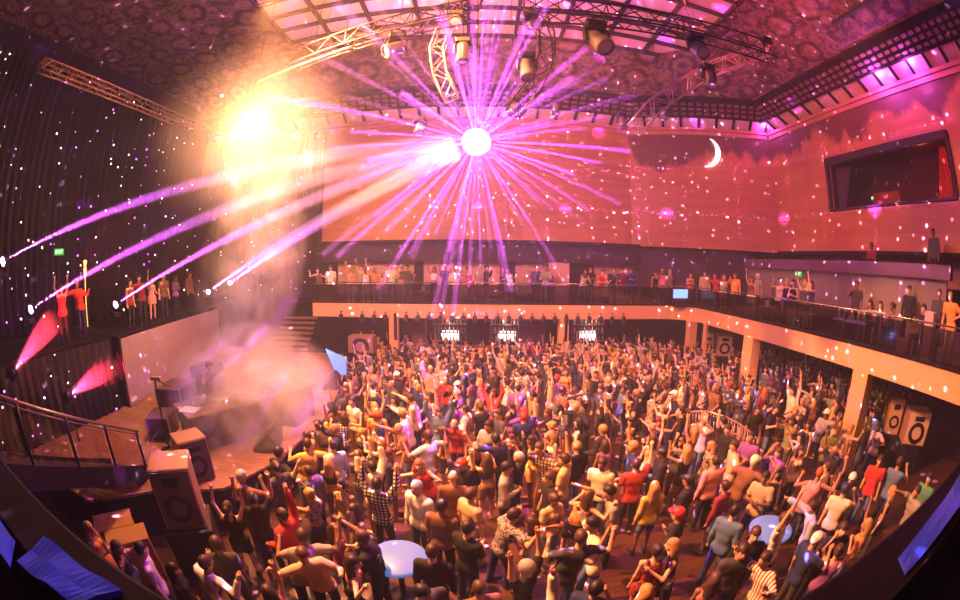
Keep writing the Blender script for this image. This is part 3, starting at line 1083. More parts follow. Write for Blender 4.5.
def garment_mesh(kind, pose, sex):
    key = (kind, pose, sex)
    if key in MESHES: return MESHES[key]
    J = joints(pose, sex)
    f = Field(); h = .021
    mats = [CLOTH]
    cut = None
    if kind in ('t-shirt', 'long-sleeved shirt', 'jacket', 'tank top', 'dress', 'crop top'):
        g = .016 if kind != 'jacket' else .03
        torso_field(f, J, sex, g, shoulders=kind not in ('tank top', 'dress', 'crop top'))
        if kind in ('tank top', 'dress', 'crop top'):
            for k in 'LR':
                m = J['nec'] * .45 + J['sh' + k] * .55
                f.cap(m + [0, -.03, .03], J['che'] + (m - J['nec']) * .8, .035, .06, k=.04)
        if kind in ('t-shirt',):
            for k in 'LR': f.cap(J['sh' + k], J['sh' + k] * .42 + J['el' + k] * .58, .058 + .014, .052 + .016, k=.03)
        if kind in ('long-sleeved shirt', 'jacket'):
            for k in 'LR':
                f.cap(J['sh' + k], J['el' + k], .052 + g, .042 + g, k=.03)
                f.cap(J['el' + k], J['el' + k] * .12 + J['wr' + k] * .88, .042 + g, .030 + g, k=.02)
        if kind != 'crop top' and not POSES[pose].get('sit'):
            p = J['pel']; f.cap(p + [-.066, .0, -.07], p + [.066, .0, -.07], .104 + g, k=.05, sq=(p, np.diag([1, 1 / .92, 1])))
        if kind == 'dress':
            for k in 'LR': f.cap(J['hp' + k] * 1.0, J['hp' + k] * .35 + J['kn' + k] * .65, .115, .125, k=.09)
        if kind == 'crop top': cut = ('z>', J['wai'][2] + .02)
        else: cut = ('z>', (J['pel'][2] - (.11 if kind != 'dress' else .60 * (J['hpL'][2] - J['knL'][2])))) if not POSES[pose].get('sit') else None
    else:   # trousers, shorts, skirt
        p = J['pel']; g = .012
        hipw, hipr = (.062, .108) if sex == 'm' else (.072, .112)
        f.cap(p + [-hipw, 0, 0], p + [hipw, 0, 0], hipr + g * .5, k=.05, sq=(p, np.diag([1, 1 / .80, 1])))
        for k in 'LR':
            kn, an, hp = J['kn' + k], J['an' + k], J['hp' + k]
            if kind == 'trousers':
                f.cap(hp, kn, .081 + g, .062 + g, k=.03); f.cap(kn, an + [0, 0, .02], .058 + g, .048 + g, k=.02)
            elif kind == 'shorts':
                f.cap(hp, hp * .45 + kn * .55, .083 + g, .078 + g, k=.03)
            else:
                f.cap(hp, hp * .45 + kn * .55, .11, .115, k=.09)
        if kind == 'skirt' and not POSES[pose].get('sit'): cut = ('z>', p[2] - .30)
    fn = f.value
    if cut:
        fn = lambda P, b=cut[1]: np.maximum(f.value(P), b - P[:, 2])
    lo, hi = f.bounds(.03)
    V, F = surface(fn, lo, hi, h)
    me = np_mesh(kind.replace('-', '_').replace(' ', '_'), V, F, mats)
    MESHES[key] = me
    return me


def shoe_mesh(pose, sex, k):
    key = ('shoe', pose, sex, k)
    if key in MESHES: return MESHES[key]
    J = joints(pose, sex)
    f = Field().cap(J['an' + k] + [0, -.035, -.035], J['to' + k] + [0, .02, -.005], .05, .042, k=.02).cap(J['an' + k] + [0, -.01, .01], J['an' + k] + [0, -.02, -.03], .047, .05)
    b = J['an' + k][2] - .088
    lo, hi = f.bounds(.02)
    V, F = surface(lambda P: np.maximum(f.value(P), b - P[:, 2]), lo, hi, .018)
    me = np_mesh('shoe', V, F, [SHOEM]); MESHES[key] = me
    return me


def hair_mesh(style):
    key = ('hair', style)
    if key in MESHES: return MESHES[key]
    f = Field(); g = .016 if style != 'cropped' else .007
    f.ell((0, -.008, .037), (.076 + g, .096 + g, .100 + g), k=.02)
    mats = [HAIRM]
    if style in ('long', 'wavy'):
        w = .0 if style == 'long' else .012
        for sg in (-1, 1):
            f.cap((sg * .07, -.02, .02), (sg * (.085 + w), -.025, -.13), .03, .035 + w, k=.03)
            f.cap((sg * (.085 + w), -.025, -.13), (sg * .08, .0, -.26), .035 + w, .02, k=.03)
        f.cap((0, -.075, .02), (0, -.095, -.26), .055, .045 + w, k=.05)
        f.cap((-.05, -.07, -.02), (-.06, -.09, -.24), .05, .04, k=.05); f.cap((.05, -.07, -.02), (.06, -.09, -.24), .05, .04, k=.05)
    if style == 'ponytail':
        f.cap((0, -.10, .08), (0, -.15, .07), .025, .032, k=.02); f.cap((0, -.15, .07), (0, -.14, -.15), .034, .014, k=.02)
    if style == 'bun':
        f.ell((0, -.10, .12), (.045, .045, .04), k=.01)
    if style == 'cap':
        f.ell((0, .0, .06), (.096, .112, .088), k=.01)

    def fn(P):
        d = f.value(P)
        # open the face: a rounded box in front
        lowf = .052 if style != 'cropped' else .075
        side = np.maximum(np.maximum(.035 - P[:, 1], P[:, 2] - lowf), -P[:, 2] - .4)   # <0 inside the face opening
        d = np.maximum(d, -side)
        ear = np.maximum(np.maximum(-.02 - P[:, 1], P[:, 2] - .0), -1 - P[:, 2])
        if style in ('short', 'cropped', 'ponytail', 'bun', 'cap'):
            d = np.maximum(d, -ear); d = np.maximum(d, -.055 - P[:, 2]) if style != 'ponytail' else np.where(P[:, 1] > -.115, np.maximum(d, -.055 - P[:, 2]), d)
        else:
            d = np.maximum(d, -np.maximum(.03 - P[:, 1], P[:, 2] - .03)) 
        return d
    lo, hi = f.bounds(.02)
    V, F = surface(fn, lo, hi, .014)
    ex = []
    if style == 'cap':
        mb = MB(); c = []
        for i in range(9):
            a = math.pi * (i / 8); c.append((.088 * math.cos(a), .085 + .085 * math.sin(a)))
        mb.prism([(x, y) for x, y in c], .062, .070)
        ex.append((mb.v, mb.f, 0))
    me = np_mesh('hair', V, F, mats, ex); MESHES[key] = me
    return me


HAIR_WORD = {'cropped': 'cropped %s hair', 'short': 'short %s hair', 'long': 'long %s hair', 'wavy': 'long wavy %s hair', 'ponytail': '%s ponytail', 'bun': '%s hair in a bun', 'cap': '%s cap'}
COLORS = {
    'black': (.02, .02, .022), 'charcoal': (.06, .06, .065), 'grey': (.28, .27, .27), 'white': (.78, .74, .70), 'cream': (.72, .62, .48),
    'tan': (.50, .36, .22), 'brown': (.18, .09, .05), 'red': (.60, .05, .04), 'maroon': (.22, .03, .04), 'pink': (.75, .30, .32),
    'orange': (.75, .28, .08), 'mustard': (.60, .40, .08), 'olive': (.18, .20, .07), 'green': (.08, .26, .10), 'denim blue': (.10, .17, .32),
    'pale blue': (.42, .52, .68), 'navy': (.02, .03, .09), 'violet': (.22, .08, .32), 'lilac': (.60, .48, .70)}
HAIRC = {'black': (.012, .009, .008), 'dark brown': (.035, .018, .010), 'brown': (.06, .03, .016), 'blonde': (.36, .21, .08), 'red': (.38, .10, .04), 'grey': (.35, .33, .31)}
CAPC = {'black': (.02, .02, .02), 'white': (.75, .72, .7), 'red': (.5, .04, .04), 'navy': (.02, .03, .09)}
SKINS = [(.58, .33, .22), (.50, .27, .17), (.64, .40, .29), (.36, .18, .11), (.20, .10, .06), (.66, .43, .32), (.55, .31, .20)]
rng = random.Random(11)
USED = set()
PEOPLE = []


def person(x, y, z, face, pose, sex, top, topc, hair, hairc, bottom='trousers', botc='black', where='', height=1.0, pattern=None, label=None, group=None, shoes=True, skin=None, tilt=0.0):
    """face: heading in degrees, 0 looks along +Y"""
    me = body_mesh(pose, sex)
    o = link('person', me)
    o.location = (x, y, z)
    o.rotation_euler = (tilt, 0, math.radians(-face))
    s = height; o.scale = (s, s, s)
    o.color = (*(skin or rng.choice(SKINS)), 1)
    J = joints(pose, sex)
    g = link('dress' if top == 'dress' else top.replace('-', '_').replace(' ', '_'), garment_mesh(top, pose, sex), o)
    g.color = (*COLORS[topc], 1)
    if pattern:
        g.material_slots[0].link = 'OBJECT'; g.material_slots[0].material = CLOTHP[pattern]
    if top != 'dress':
        b = link(bottom, garment_mesh(bottom, pose, sex), o); b.color = (*COLORS[botc], 1)
    if hair != 'bald':
        hm = link('cap' if hair == 'cap' else 'hair', hair_mesh(hair), o)
        hm.location = tuple(J['hed']); hm.color = (*(CAPC if hair == 'cap' else HAIRC)[hairc], 1)
    if shoes:
        for k in 'LR': link('shoe', shoe_mesh(pose, sex, k), o)
    hw = 'a shaved head' if hair == 'bald' else HAIR_WORD[hair] % hairc
    pt = {'plaid': 'plaid ', 'stripe': 'striped ', 'print': 'patterned '}.get(pattern, '')
    if label is None:
        label = 'person in %s %s%s, %s, %s' % (topc, pt, top, hw, POSE_WORD.get(pose, pose))
        if where and len((label + ' ' + where).replace('-', ' ').split()) <= 16: label += ', ' + where
    tag(o, label, 'person', group)
    USED.add((topc, pattern, top, hair, hairc, pose))
    PEOPLE.append((x, y, z))
    return o

# ------------------------------------------------------------------ foreground ledge
MB().box((0, .27, 3.95), (16, .24, 1.18), bevel=.02).build('balcony_ledge', DARK, kind=ST)
MB().box((0, -2.9, 3.3), (20.2, 6.2, .2)).build('balcony_floor', CARPET, kind=ST)
BLUEP = mat('violet_plastic', (.05, .10, .85), .3, noise=.25, scale=6)
for (pts, lb) in ((((-1.17, .10), (-1.22, .27), (-.80, .31), (-.88, .17)), 'blue violet plastic sheet lying on the dark ledge, widest at lower left'),
                  (((-1.60, .05), (-1.72, .14), (-1.30, .15), (-1.2, .06)), 'small violet sheet on the ledge at the lower left corner'),
                  (((1.08, .20), (1.12, .27), (2.1, .33), (2.0, .20)), 'long violet and pink sheet on the ledge at the lower right corner')):
    mb = MB(); vs = []; n = 14
    for i in range(n + 1):
        t = i / n
        a = Vector((*pts[0], 0)).lerp(Vector((*pts[3], 0)), t); b = Vector((*pts[1], 0)).lerp(Vector((*pts[2], 0)), t)
        for p in (a, a.lerp(b, .5), b):
            vs.append((p.x, p.y, 4.546 + .012 + .010 * math.sin(9 * t + p.y * 20)))
    m_ = len(vs)
    vs += [(x, y, 4.543) for x, y, z in vs]
    fs = []
    for i in range(n):
        for j in range(2):
            a = i * 3 + j; fs += [(a, a + 1, a + 4, a + 3), (m_ + a + 3, m_ + a + 4, m_ + a + 1, m_ + a)]
        fs += [(i * 3, i * 3 + 3, m_ + i * 3 + 3, m_ + i * 3), (i * 3 + 2, m_ + i * 3 + 2, m_ + i * 3 + 5, i * 3 + 5)]
    fs += [(0, m_, m_ + 1, 1), (1, m_ + 1, m_ + 2, 2), (n * 3, n * 3 + 1, m_ + n * 3 + 1, m_ + n * 3), (n * 3 + 1, n * 3 + 2, m_ + n * 3 + 2, m_ + n * 3 + 1)]
    tag(mb.add(vs, fs).build('plastic_sheet', BLUEP), lb, 'sheet')

# ------------------------------------------------------------------ staircase with handrail on the left
stair = new_empty('staircase', (-6.5, 1.5, 3.4)); tag(stair, 'dark staircase with metal handrail coming down to the near corner of the stage', 'staircase')
def rel(p): return Vector(p) - Vector((-6.5, 1.5, 3.4))
s0, s1 = Vector((-5.3, .5, 3.42)), Vector((-6.85, 5.0, 1.16))
sd = (s1 - s0); flat = Vector((sd.x, sd.y, 0)).normalized(); nrm = Vector((-flat.y, flat.x, 0))
steps = MB(); NS = 12
for k in range(NS):
    c = s0.lerp(s1, (k + .5) / NS) + nrm * .62
    steps.box(rel(c - Vector((0, 0, .06))), (1.2, sd.length / NS * .95, .06), rz=math.atan2(flat.y, flat.x) - math.pi / 2)
steps.build('tread', CARPET, stair)
def beam(mb, a, b, w, h):
    a, b = Vector(a), Vector(b); d = (b - a); R = d.normalized(); x = Vector((R.y, -R.x, 0)).normalized(); z = x.cross(R)
    M3 = Matrix((x, R, z)).transposed()
    mb.box((a + b) / 2, (w, d.length, h), rot=M3)
st_ = MB(); beam(st_, rel(s0 - Vector((0, 0, .12))), rel(s1 - Vector((0, 0, .02))), .08, .34)
st_.build('stringer', DARK, stair)
st_ = MB(); beam(st_, rel(s0 - Vector((0, 0, .12)) + nrm * 1.25), rel(s1 - Vector((0, 0, .02)) + nrm * 1.25), .08, .34)
st_.build('stringer', DARK, stair)
up = Vector((0, 0, 1))
MB().tube([rel(s0 + up * .98), rel(s1 + up * .95)], .028, 8).tube([rel(s0 + up * .90), rel(s1 + up * .87)], .014, 6).build('handrail', mat('worn_steel', (.34, .26, .22), .35, .8), stair)
for t in (.02, .26, .5, .74, .98):
    p = s0.lerp(s1, t)
    MB().tube([rel(p), rel(p + up * .95)], .035, 8).build('post', BLACKM, stair)
gl = MB()
for (a, b) in ((.04, .24), (.28, .48), (.52, .72), (.76, .96)):
    p, q = s0.lerp(s1, a), s0.lerp(s1, b)
    pr = [p + up * .12, q + up * .12, q + up * .84, p + up * .84]
    off = nrm * .012
    gl.add([rel(v) for v in pr] + [rel(v + off) for v in pr], [(0, 1, 2, 3), (7, 6, 5, 4), (0, 4, 5, 1), (1, 5, 6, 2), (2, 6, 7, 3), (3, 7, 4, 0)])
gl.build('glass_panel', glass_mat('stair_glass', (.86, .8, .8), .06), stair)

# ------------------------------------------------------------------ railing along the balcony edge
RAILG = glass_mat('smoked_glass', (.42, .36, .38), .05)
rail = new_empty('balcony_railing', (0, FY + .1, 3.46)); tag(rail, 'dark glass railing with thin metal top rail along the tan balcony edge', 'railing')
line = balcony_line(.07)
O = Vector((0, FY + .1, 3.46))
MB().tube([Vector((x, y, 4.46)) - O for x, y in line], .024, 8).build('top_rail', mat('dull_chrome', (.45, .40, .42), .25, .9), rail)
g1 = MB(); ribbon([(x - O.x, y - O.y) for x, y in balcony_line(.065)], [(x - O.x, y - O.y) for x, y in balcony_line(.077)], .14, .92, g1)
g1.build('glass_panel', RAILG, rail)
Ls = [Vector((x, y, 0)) for x, y in line]; acc = 0
dist = [0]
for a, b in zip(Ls[:-1], Ls[1:]): dist.append(dist[-1] + (b - a).length)
s = .1
while s < dist[-1]:
    i = max(j for j in range(len(dist)) if dist[j] <= s); i = min(i, len(Ls) - 2)
    p = Ls[i].lerp(Ls[i + 1], (s - dist[i]) / (dist[i + 1] - dist[i]))
    MB().tube([p + Vector((0, 0, 3.5)) - O, p + Vector((0, 0, 4.46)) - O], .025, 6).build('post', BLACKM, rail)
    s += 1.55

# ------------------------------------------------------------------ trusses, lamps, mirror ball
TR = mat('truss_black', (.05, .035, .045), .45, .5)
TRP = mat('truss_bare_metal', (.55, .42, .45), .35, .8)
for (a, b, w, m_, lb) in (((-5.0, 8.8, 10.9), (-.2, 7.4, 10.9), .42, TR, 'black lighting truss left of the mirror ball under the ceiling'),
                          ((.9, 7.3, 10.9), (7.2, 6.7, 10.9), .42, TR, 'black lighting truss running right from the mirror ball'),
                          ((-11.1, 3.4, 10.8), (-11.0, 12.5, 10.8), .32, mat('truss_dim_copper', (.22, .12, .09), .5, .5), 'thin pale truss high over the stage side'),
                          ((-.3, 7.5, 11.2), (.5, 3.5, 11.2), .4, TR, 'black truss running overhead towards the camera')):
    t = MB().truss(a, b, w, .03).build('lighting_truss', m_); tag(t, lb, 'truss')
    for f_ in (.12, .88):
        q = Vector(a).lerp(Vector(b), f_); MB().tube([q, (q.x, q.y, 14.985 if abs(q.x) < 8.2 and 5.9 < q.y < 14.6 else 15.06)], .012, 5).build('hoist_chain', BLACKM, t)
t = MB().tube([(-6.4, 9.15, 10.65), (-.5, 7.45, 10.62)], .03, 8).build('lighting_pipe', TRP); MB().tube([(-3.4, 8.3, 10.63), (-3.4, 8.3, 14.985)], .007, 5).build('safety_cable', BLACKM, t); tag(t, 'straight pale pipe slung under the left truss towards the bright lamp', 'pipe')
for (pp, yy, w, lb) in (([(462, 10), (444, 30), (437, 50), (440, 75), (452, 98)], 8, .30, 'curved bare truss arching down on the left above the mirror ball'),
                        ([(536, 12), (546, 35), (546, 58), (535, 85), (513, 112)], 8, .34, 'curved dark truss arching down on the right above the mirror ball'),
                        ([(768, 50), (715, 68), (680, 88), (652, 108), (636, 128)], 9, .40, 'curved pale truss sweeping down from the right truss end')):
    pts = [at_y(px, py, yy) for px, py in pp]
    t = MB().truss_path(pts, w, .022, up=Vector((0, 1, 0))).build('curved_truss', TR if 'dark' in lb else TRP); tag(t, lb, 'truss')
    q = pts[0]; MB().tube([q, (q.x, q.y, 14.985 if abs(q.x) < 8.2 and 5.9 < q.y < 14.6 else 15.06)], .012, 5).build('hoist_chain', BLACKM, t)

HEADG = 'moving head stage lamps hung from the trusses'


def moving_head(loc, aim, size, label, col=(.9, .6, .95), power=0, lit=0.0):
    size *= .66
    r = new_empty('moving_head_lamp', loc); tag(r, label, 'stage lamp', HEADG)
    R = rot_to(Vector(aim) - Vector(loc)); s = size
    MB().tube([(0, 0, .6 * s), (0, 0, (14.985 if abs(loc[0]) < 8.2 and loc[1] > 5.9 and loc[1] < 14.6 else 15.06) - loc[2])], .007, 5).build('safety_cable', BLACKM, r)
    MB().box((0, 0, .52 * s), (.62 * s, .5 * s, .28 * s), bevel=.05 * s).build('base', BLACKM, r)
    y = MB()
    y.box((0, 0, .34 * s), (.72 * s, .2 * s, .1 * s), bevel=.02)
    for sg in (-1, 1): y.box((sg * .34 * s, 0, .12 * s), (.08 * s, .2 * s, .46 * s), bevel=.02)
    y.build('yoke', BLACKM, r)
    h = MB(); h.lathe((0, 0, 0), [(0, -.42 * s), (.18 * s, -.42 * s), (.24 * s, -.3 * s), (.25 * s, .1 * s), (.29 * s, .34 * s), (.29 * s, .5 * s), (.24 * s, .5 * s), (.23 * s, .4 * s), (0, .4 * s)], 20, rot=R)
    h.build('head', mat('lamp_housing', (.16, .13, .15), .35, .3), r)
    MB().lathe((0, 0, 0), [(.23 * s, .43 * s), (.1 * s, .46 * s), (0, .465 * s)], 20, rot=R).build('lens', mat('lens_glass_%d' % int(lit), (.5, .35, .5), .1, 0, emit=col if lit else None, strength=lit), r)
    return r


for (px, py, Y, aim, sz, lb) in (
        (397, 48, 7.9, (-5, 6, 8), .95, 'barrel shaped moving stage lamp under the left truss, pointing left'),
        (463, 52, 7.3, (-.4, 8, 5), .8, 'small stage lamp hanging just left above the mirror ball'),
        (457, 22, 7.4, (-1, 4, 9), .7, 'violet lit stage lamp where the left curved truss meets its beam'),
        (527, 68, 7.8, (1.2, 7, 5), .9, 'pale nosed stage lamp on the curved truss right of the ball'),
        (532, 25, 7.4, (2, 4, 9), .7, 'boxy stage lamp at the top of the dark curved truss'),
        (597, 40, 7.1, (3.2, 5.8, 8), 1.15, 'large stage lamp with violet shine under the right truss'),
        (514, 108, 8.2, (.2, 7.6, 7), .6, 'lowest little stage lamp right of the mirror ball'),
        (420, 128, 9.5, (-1.5, 8, 6), .7, 'faint stage lamp left of the mirror ball in the glare'),
        (709, 78, 7.6, (5.2, 7, 7), .9, 'stage lamp with pink nose under the right truss bend'),
        (697, 48, 7.0, (5, 5, 8), 1.0, 'black stage lamp body clamped to the right truss'),
        (768, 48, 7.2, (7.4, 5, 9), .8, 'stage lamp at the far end of the right truss'),
        (555, 108, 11, (1.8, 10, 7), .6, 'small stage lamp against the ceiling cove'),
        (622, 122, 11, (4.2, 10, 7), .7, 'stage lamp at the foot of the pale curved truss'),
        (664, 112, 10, (4.2, 9, 6), .7, 'twin of lamps beside the pale curved truss, the outer one')):
    moving_head(at_y(px, py, Y), aim, sz, lb)

# bright warm blinders
for (p, r_, lb) in ((KEY, .30, 'blazing warm blinder lamp high over the stage smoke'), (at_y(308, 155, 11.0), .16, 'smaller warm lamp right of the blazing blinder'), (at_y(235, 182, 11.0), .15, 'warm lamp low under the blazing blinder'),
                    (at_y(222, 96, 11.0), .07, 'tiny pink lamp upper left of the blazing blinder'), (at_y(294, 136, 11.0), .06, 'tiny white lamp between the two warm lamps')):
    r = new_empty('blinder_lamp', p); tag(r, lb, 'stage lamp')
    d = (Vector((2, 4, 2)) - p).normalized(); R = rot_to(d)
    MB().tube([(0, 0, r_), (0, 0, (14.985 if p.x > -8 else 15.06) - p.z)], .007, 5).build('safety_cable', BLACKM, r)
    MB().lathe(-d * .1, [(0, -r_ * 1.2), (r_ * .8, -r_), (r_, -r_ * .4), (r_ * 1.02, -r_ * .35), (r_ * .9, -r_ * .4)], 20, rot=R).build('housing', BLACKM, r)
    MB().lathe((0, 0, 0), [(0, -r_ * .3), (r_ * .6, -r_ * .25), (r_ * .6, -r_ * .15), (0, -r_ * .05)], 20, rot=R).build('bulb', mat('warm_bulb', (1, .8, .5), .5, emit=(1, .72, .35), strength=60), r)

# mirror ball: partly clear mosaic shell, its glare put in as emission
mball = new_empty('mirror_ball', BALL); tag(mball, 'glaring white and violet mirror ball hanging in the middle of the hall', 'mirror ball')
bm_ = MB(); RB = .34
for i in range(18):
    p0, p1 = math.pi * i / 18, math.pi * (i + 1) / 18
    n_ = max(4, int(36 * math.sin((p0 + p1) / 2)))
    for k in range(n_):
        a0, a1 = 2 * math.pi * (k + .04) / n_, 2 * math.pi * (k + .96) / n_
        q0, q1 = p0 + .008, p1 - .008
        bm_.add([(RB * math.sin(q) * math.cos(a), RB * math.sin(q) * math.sin(a), RB * math.cos(q)) for q, a in ((q0, a0), (q1, a0), (q1, a1), (q0, a1))], [(0, 1, 2, 3)])
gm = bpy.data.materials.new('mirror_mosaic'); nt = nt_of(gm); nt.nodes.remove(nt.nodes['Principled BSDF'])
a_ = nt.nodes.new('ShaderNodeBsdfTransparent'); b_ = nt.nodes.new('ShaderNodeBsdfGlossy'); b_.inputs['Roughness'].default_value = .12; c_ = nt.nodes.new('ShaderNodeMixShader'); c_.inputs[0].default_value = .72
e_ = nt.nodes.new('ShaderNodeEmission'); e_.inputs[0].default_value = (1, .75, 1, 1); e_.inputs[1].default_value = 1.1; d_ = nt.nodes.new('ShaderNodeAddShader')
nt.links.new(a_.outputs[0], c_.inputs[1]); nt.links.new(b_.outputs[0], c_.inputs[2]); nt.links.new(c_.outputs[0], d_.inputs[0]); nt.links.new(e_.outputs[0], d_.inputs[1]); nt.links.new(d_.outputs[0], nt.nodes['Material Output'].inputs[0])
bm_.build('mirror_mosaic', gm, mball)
MB().tube([(0, 0, RB), (0, 0, 6.845)], .012, 6).lathe((0, 0, RB - .02), [(0, .12), (.06, .12), (.07, 0), (0, 0)], 12).build('hanging_cable', BLACKM, mball)

# violet beams to the ball: cones of denser haze added so they show
FIX = [(2, 262, -10.75, 'outermost'), (30, 310, -10.95, 'second'), (115, 305, -10.95, 'third'), (208, 292, -12.9, 'fourth'), (230, 283, -13.0, 'fifth'), (263, 268, -13.2, 'sixth')]
WHERE = ['at the far left edge', 'starting over the red lamp', 'starting beside the grey panel', 'starting left of the smoke column', 'close above the brightest beam', 'starting inside the smoke column']
DENS = [.16, .20, .22, .42, .34, .3]


def cone_solid(mb, a, b, r0, r1, n=24):
    a, b = Vector(a), Vector(b)
    mb.tube([a, b], [r0, r1], n, True, False)
    return mb


for i, (px, py, x, _) in enumerate(FIX):
    p = at_x(px, py, x)
    d = (BALL - p); L = d.length; d.normalize()
    if i < 5:
        q = BALL - d * .6
        c = cone_solid(MB(), p + d * .35, q, .05, .05 + .013 * L).build('violet_light_shaft', volume_mat('beam_haze_%d' % i, DENS[i], (.95, .9, .95), .35))
        tag(c, 'violet light beam crossing the haze to the mirror ball, ' + WHERE[i], 'light beam', 'violet beams aimed at the mirror ball')
    e = lamp('beam_light', 'SPOT', p + d * .12, 210000 * (1.9 if i in (3, 4) else 1), (.80, .10, 1.0), aim=BALL, size=0.0, cone=2.35, blend=.25)
    r = new_empty('beam_lamp', p); tag(r, 'small beam lamp glowing violet white, ' + WHERE[i], 'stage lamp', 'beam lamps along the stage side')
    R = rot_to(d)
    MB().lathe((0, 0, 0), [(0, -.25), (.12, -.25), (.15, -.1), (.16, .08), (.13, .08), (.12, .0), (0, 0)], 16, rot=R).build('housing', BLACKM, r)
    MB().lathe((0, 0, 0), [(0, .035), (.11, .03)], 16, rot=R).build('lens', mat('violet_lens', (.8, .6, 1), .3, emit=(.85, .6, 1), strength=25), r)
    MB().box((0, 0, -.28), (.3, .3, .12), bevel=.02).build('base', BLACKM, r)
# red beams low on the left, shaped as added cones of thicker haze
for (px, py, x, qx, qy, lb) in ((13, 373, -10.6, 52, 322, 'short red light beam rising at the far left'), (68, 396, -10.2, 112, 366, 'short red light beam rising under the grey panel')):
    p = at_x(px, py, x); q = at_x(qx, qy, x - 1.2)
    d = (q - p).normalized()
    c = cone_solid(MB(), p + d * .15, p + d * (q - p).length, .12, .40).build('red_light_shaft', volume_mat('red_beam_haze', .35, (.95, .85, .85)))
    tag(c, lb, 'light beam')
    lamp('red_beam_light', 'SPOT', p + d * .1, 11000, (1, .02, .07), aim=q, size=0, cone=24, blend=.4)
    r = new_empty('red_lamp', p); tag(r, 'cluster lamp glowing pale red at the foot of the ' + ('outer' if px < 30 else 'inner') + ' red beam', 'stage lamp')
    R = rot_to(d)
    hb = MB().lathe((0, 0, 0), [(0, -.2), (.14, -.2), (.18, -.05), (.18, .06), (.15, .06), (.14, 0), (0, 0)], 16, rot=R); hb.build('housing', BLACKM, r); MB().tube([(0, 0, -.05), (0, 0, 1.105 - p.z)], .03, 8).build('stand_pole', BLACKM, r)
    for k in range(7):
        a = 2 * math.pi * k / 6; rr = .09 if k < 6 else 0
        MB().lathe(R @ Vector((rr * math.cos(a), rr * math.sin(a), .03)), [(0, .02), (.03, .012), (.035, 0)], 8, rot=R).build('bulb', mat('red_bulb', (1, .5, .4), .3, emit=(1, .35, .25), strength=18), r)
# rays of the ball, put in as narrow cones denser than the hall haze
rays = MB(); rr_ = random.Random(5)
for row in range(-4, 5):
    for col in range(RAY_N):
        el = row * RAY_STEP; ph = (col - row * .37) * 2 * math.pi / RAY_N
        st_v = ray_strength(row, col)
        if st_v < .12: continue
        d = Vector((math.cos(el) * math.cos(ph), math.cos(el) * math.sin(ph), math.sin(el)))
        L = rr_.uniform(2.6, 4.2) * (.6 + .6 * st_v)
        if d.z < -.3: L *= .9
        cone_solid(rays, BALL + d * .37, BALL + d * L, .37 * .020, L * .020, 8)
o = rays.build('light_rays', volume_mat('ray_haze', .16, (.95, .8, .95)))
tag(o, 'fan of violet rays thrown in all directions by the mirror ball', 'light rays', kind='stuff')

# projected crescent of light, put on the angled wall as a glowing shape
c = Vector((11.9, 17.0, 0)); p = at_y(708, 151, 17.45)
u = Vector((.905, -.425, 0)); zz = Vector((0, 0, 1))
# bring the point onto the wall plane
n = Vector((.42, .905, 0)).normalized(); w0 = Vector((7.75, 19.4, 0))
rd = ray(706, 152); tt = (w0 - EYE).dot(n) / rd.dot(n); ctr = EYE + rd * (tt * .996)
cm = MB(); out_, inn_ = [], []
for k in range(25):
    a = math.radians(-108 + 170 * k / 24) + .1
    out_.append((.82 * math.cos(a), .82 * math.sin(a)))
for k in range(25):
    a = math.radians(-108 + 170 * k / 24) + .1
    f = 1 - .34 * math.sin(math.pi * k / 24)
    inn_.append((.82 * f * math.cos(a), .82 * f * math.sin(a)))
vs = []
for (x, z) in out_ + inn_:
    for o_ in (0, .03): vs.append(ctr + u * x + zz * z - n * o_)
fs = []
for k in range(24):
    a, b = 2 * k, 50 + 2 * k
    fs += [(a + 1, a + 3, b + 3, b + 1), (a, b, b + 2, a + 2), (a, a + 2, a + 3, a + 1), (b, b + 1, b + 3, b + 2)]
t = cm.add(vs, fs).build('projected_crescent', mat('crescent_glow', (1, .8, .9), .5, emit=(1, .66, .8), strength=5)); tag(t, 'white crescent of projected light, shaped as a glowing plate on the wood wall', 'projected light')

# par cans under the back fascia
PARG = 'small black spotlights hung under the tan fascia'
pos = [341, 362, 374, 385] + [406 + 11.45 * k for k in range(20)]
proto = None
for i, px in enumerate(pos):
    b = at_y(px, 318, FY - .16); b.z = 2.98
    if proto is None:
        proto = new_empty('par_can', b)
        MB().tube([(0, 0, .12), (0, 0, -.02)], .02, 6).box((0, .08, .14), (.06, .2, .03)).build('clamp', BLACKM, proto)
        MB().lathe((0, -.02, -.12), [(0, -.16), (.085, -.16), (.10, -.1), (.10, .1), (.07, .14), (0, .15)], 14, rot=rot_to((0, .35, 1))).build('can', BLACKM, proto)
        o = proto
    else:
        o = proto.copy(); COL.objects.link(o); o.location = b
        for ch in proto.children:
            c = ch.copy(); COL.objects.link(c); c.parent = o
    tag(o, 'black spotlight hung under the tan back balcony fascia, one of a straight row', 'spotlight', PARG)
# long dark tubes on the two columns
for (px, lb) in ((395.5, 'dark slim line speaker hung on the left tan column'), (566, 'dark slim line speaker hung on the middle tan column')):
    b = at_y(px, 330, FY - .02); 
    t = MB().box((b.x, FY - .0, 2.45), (.14, .14, 1.25), bevel=.03).build('line_speaker', BLACKM); tag(t, lb, 'speaker')

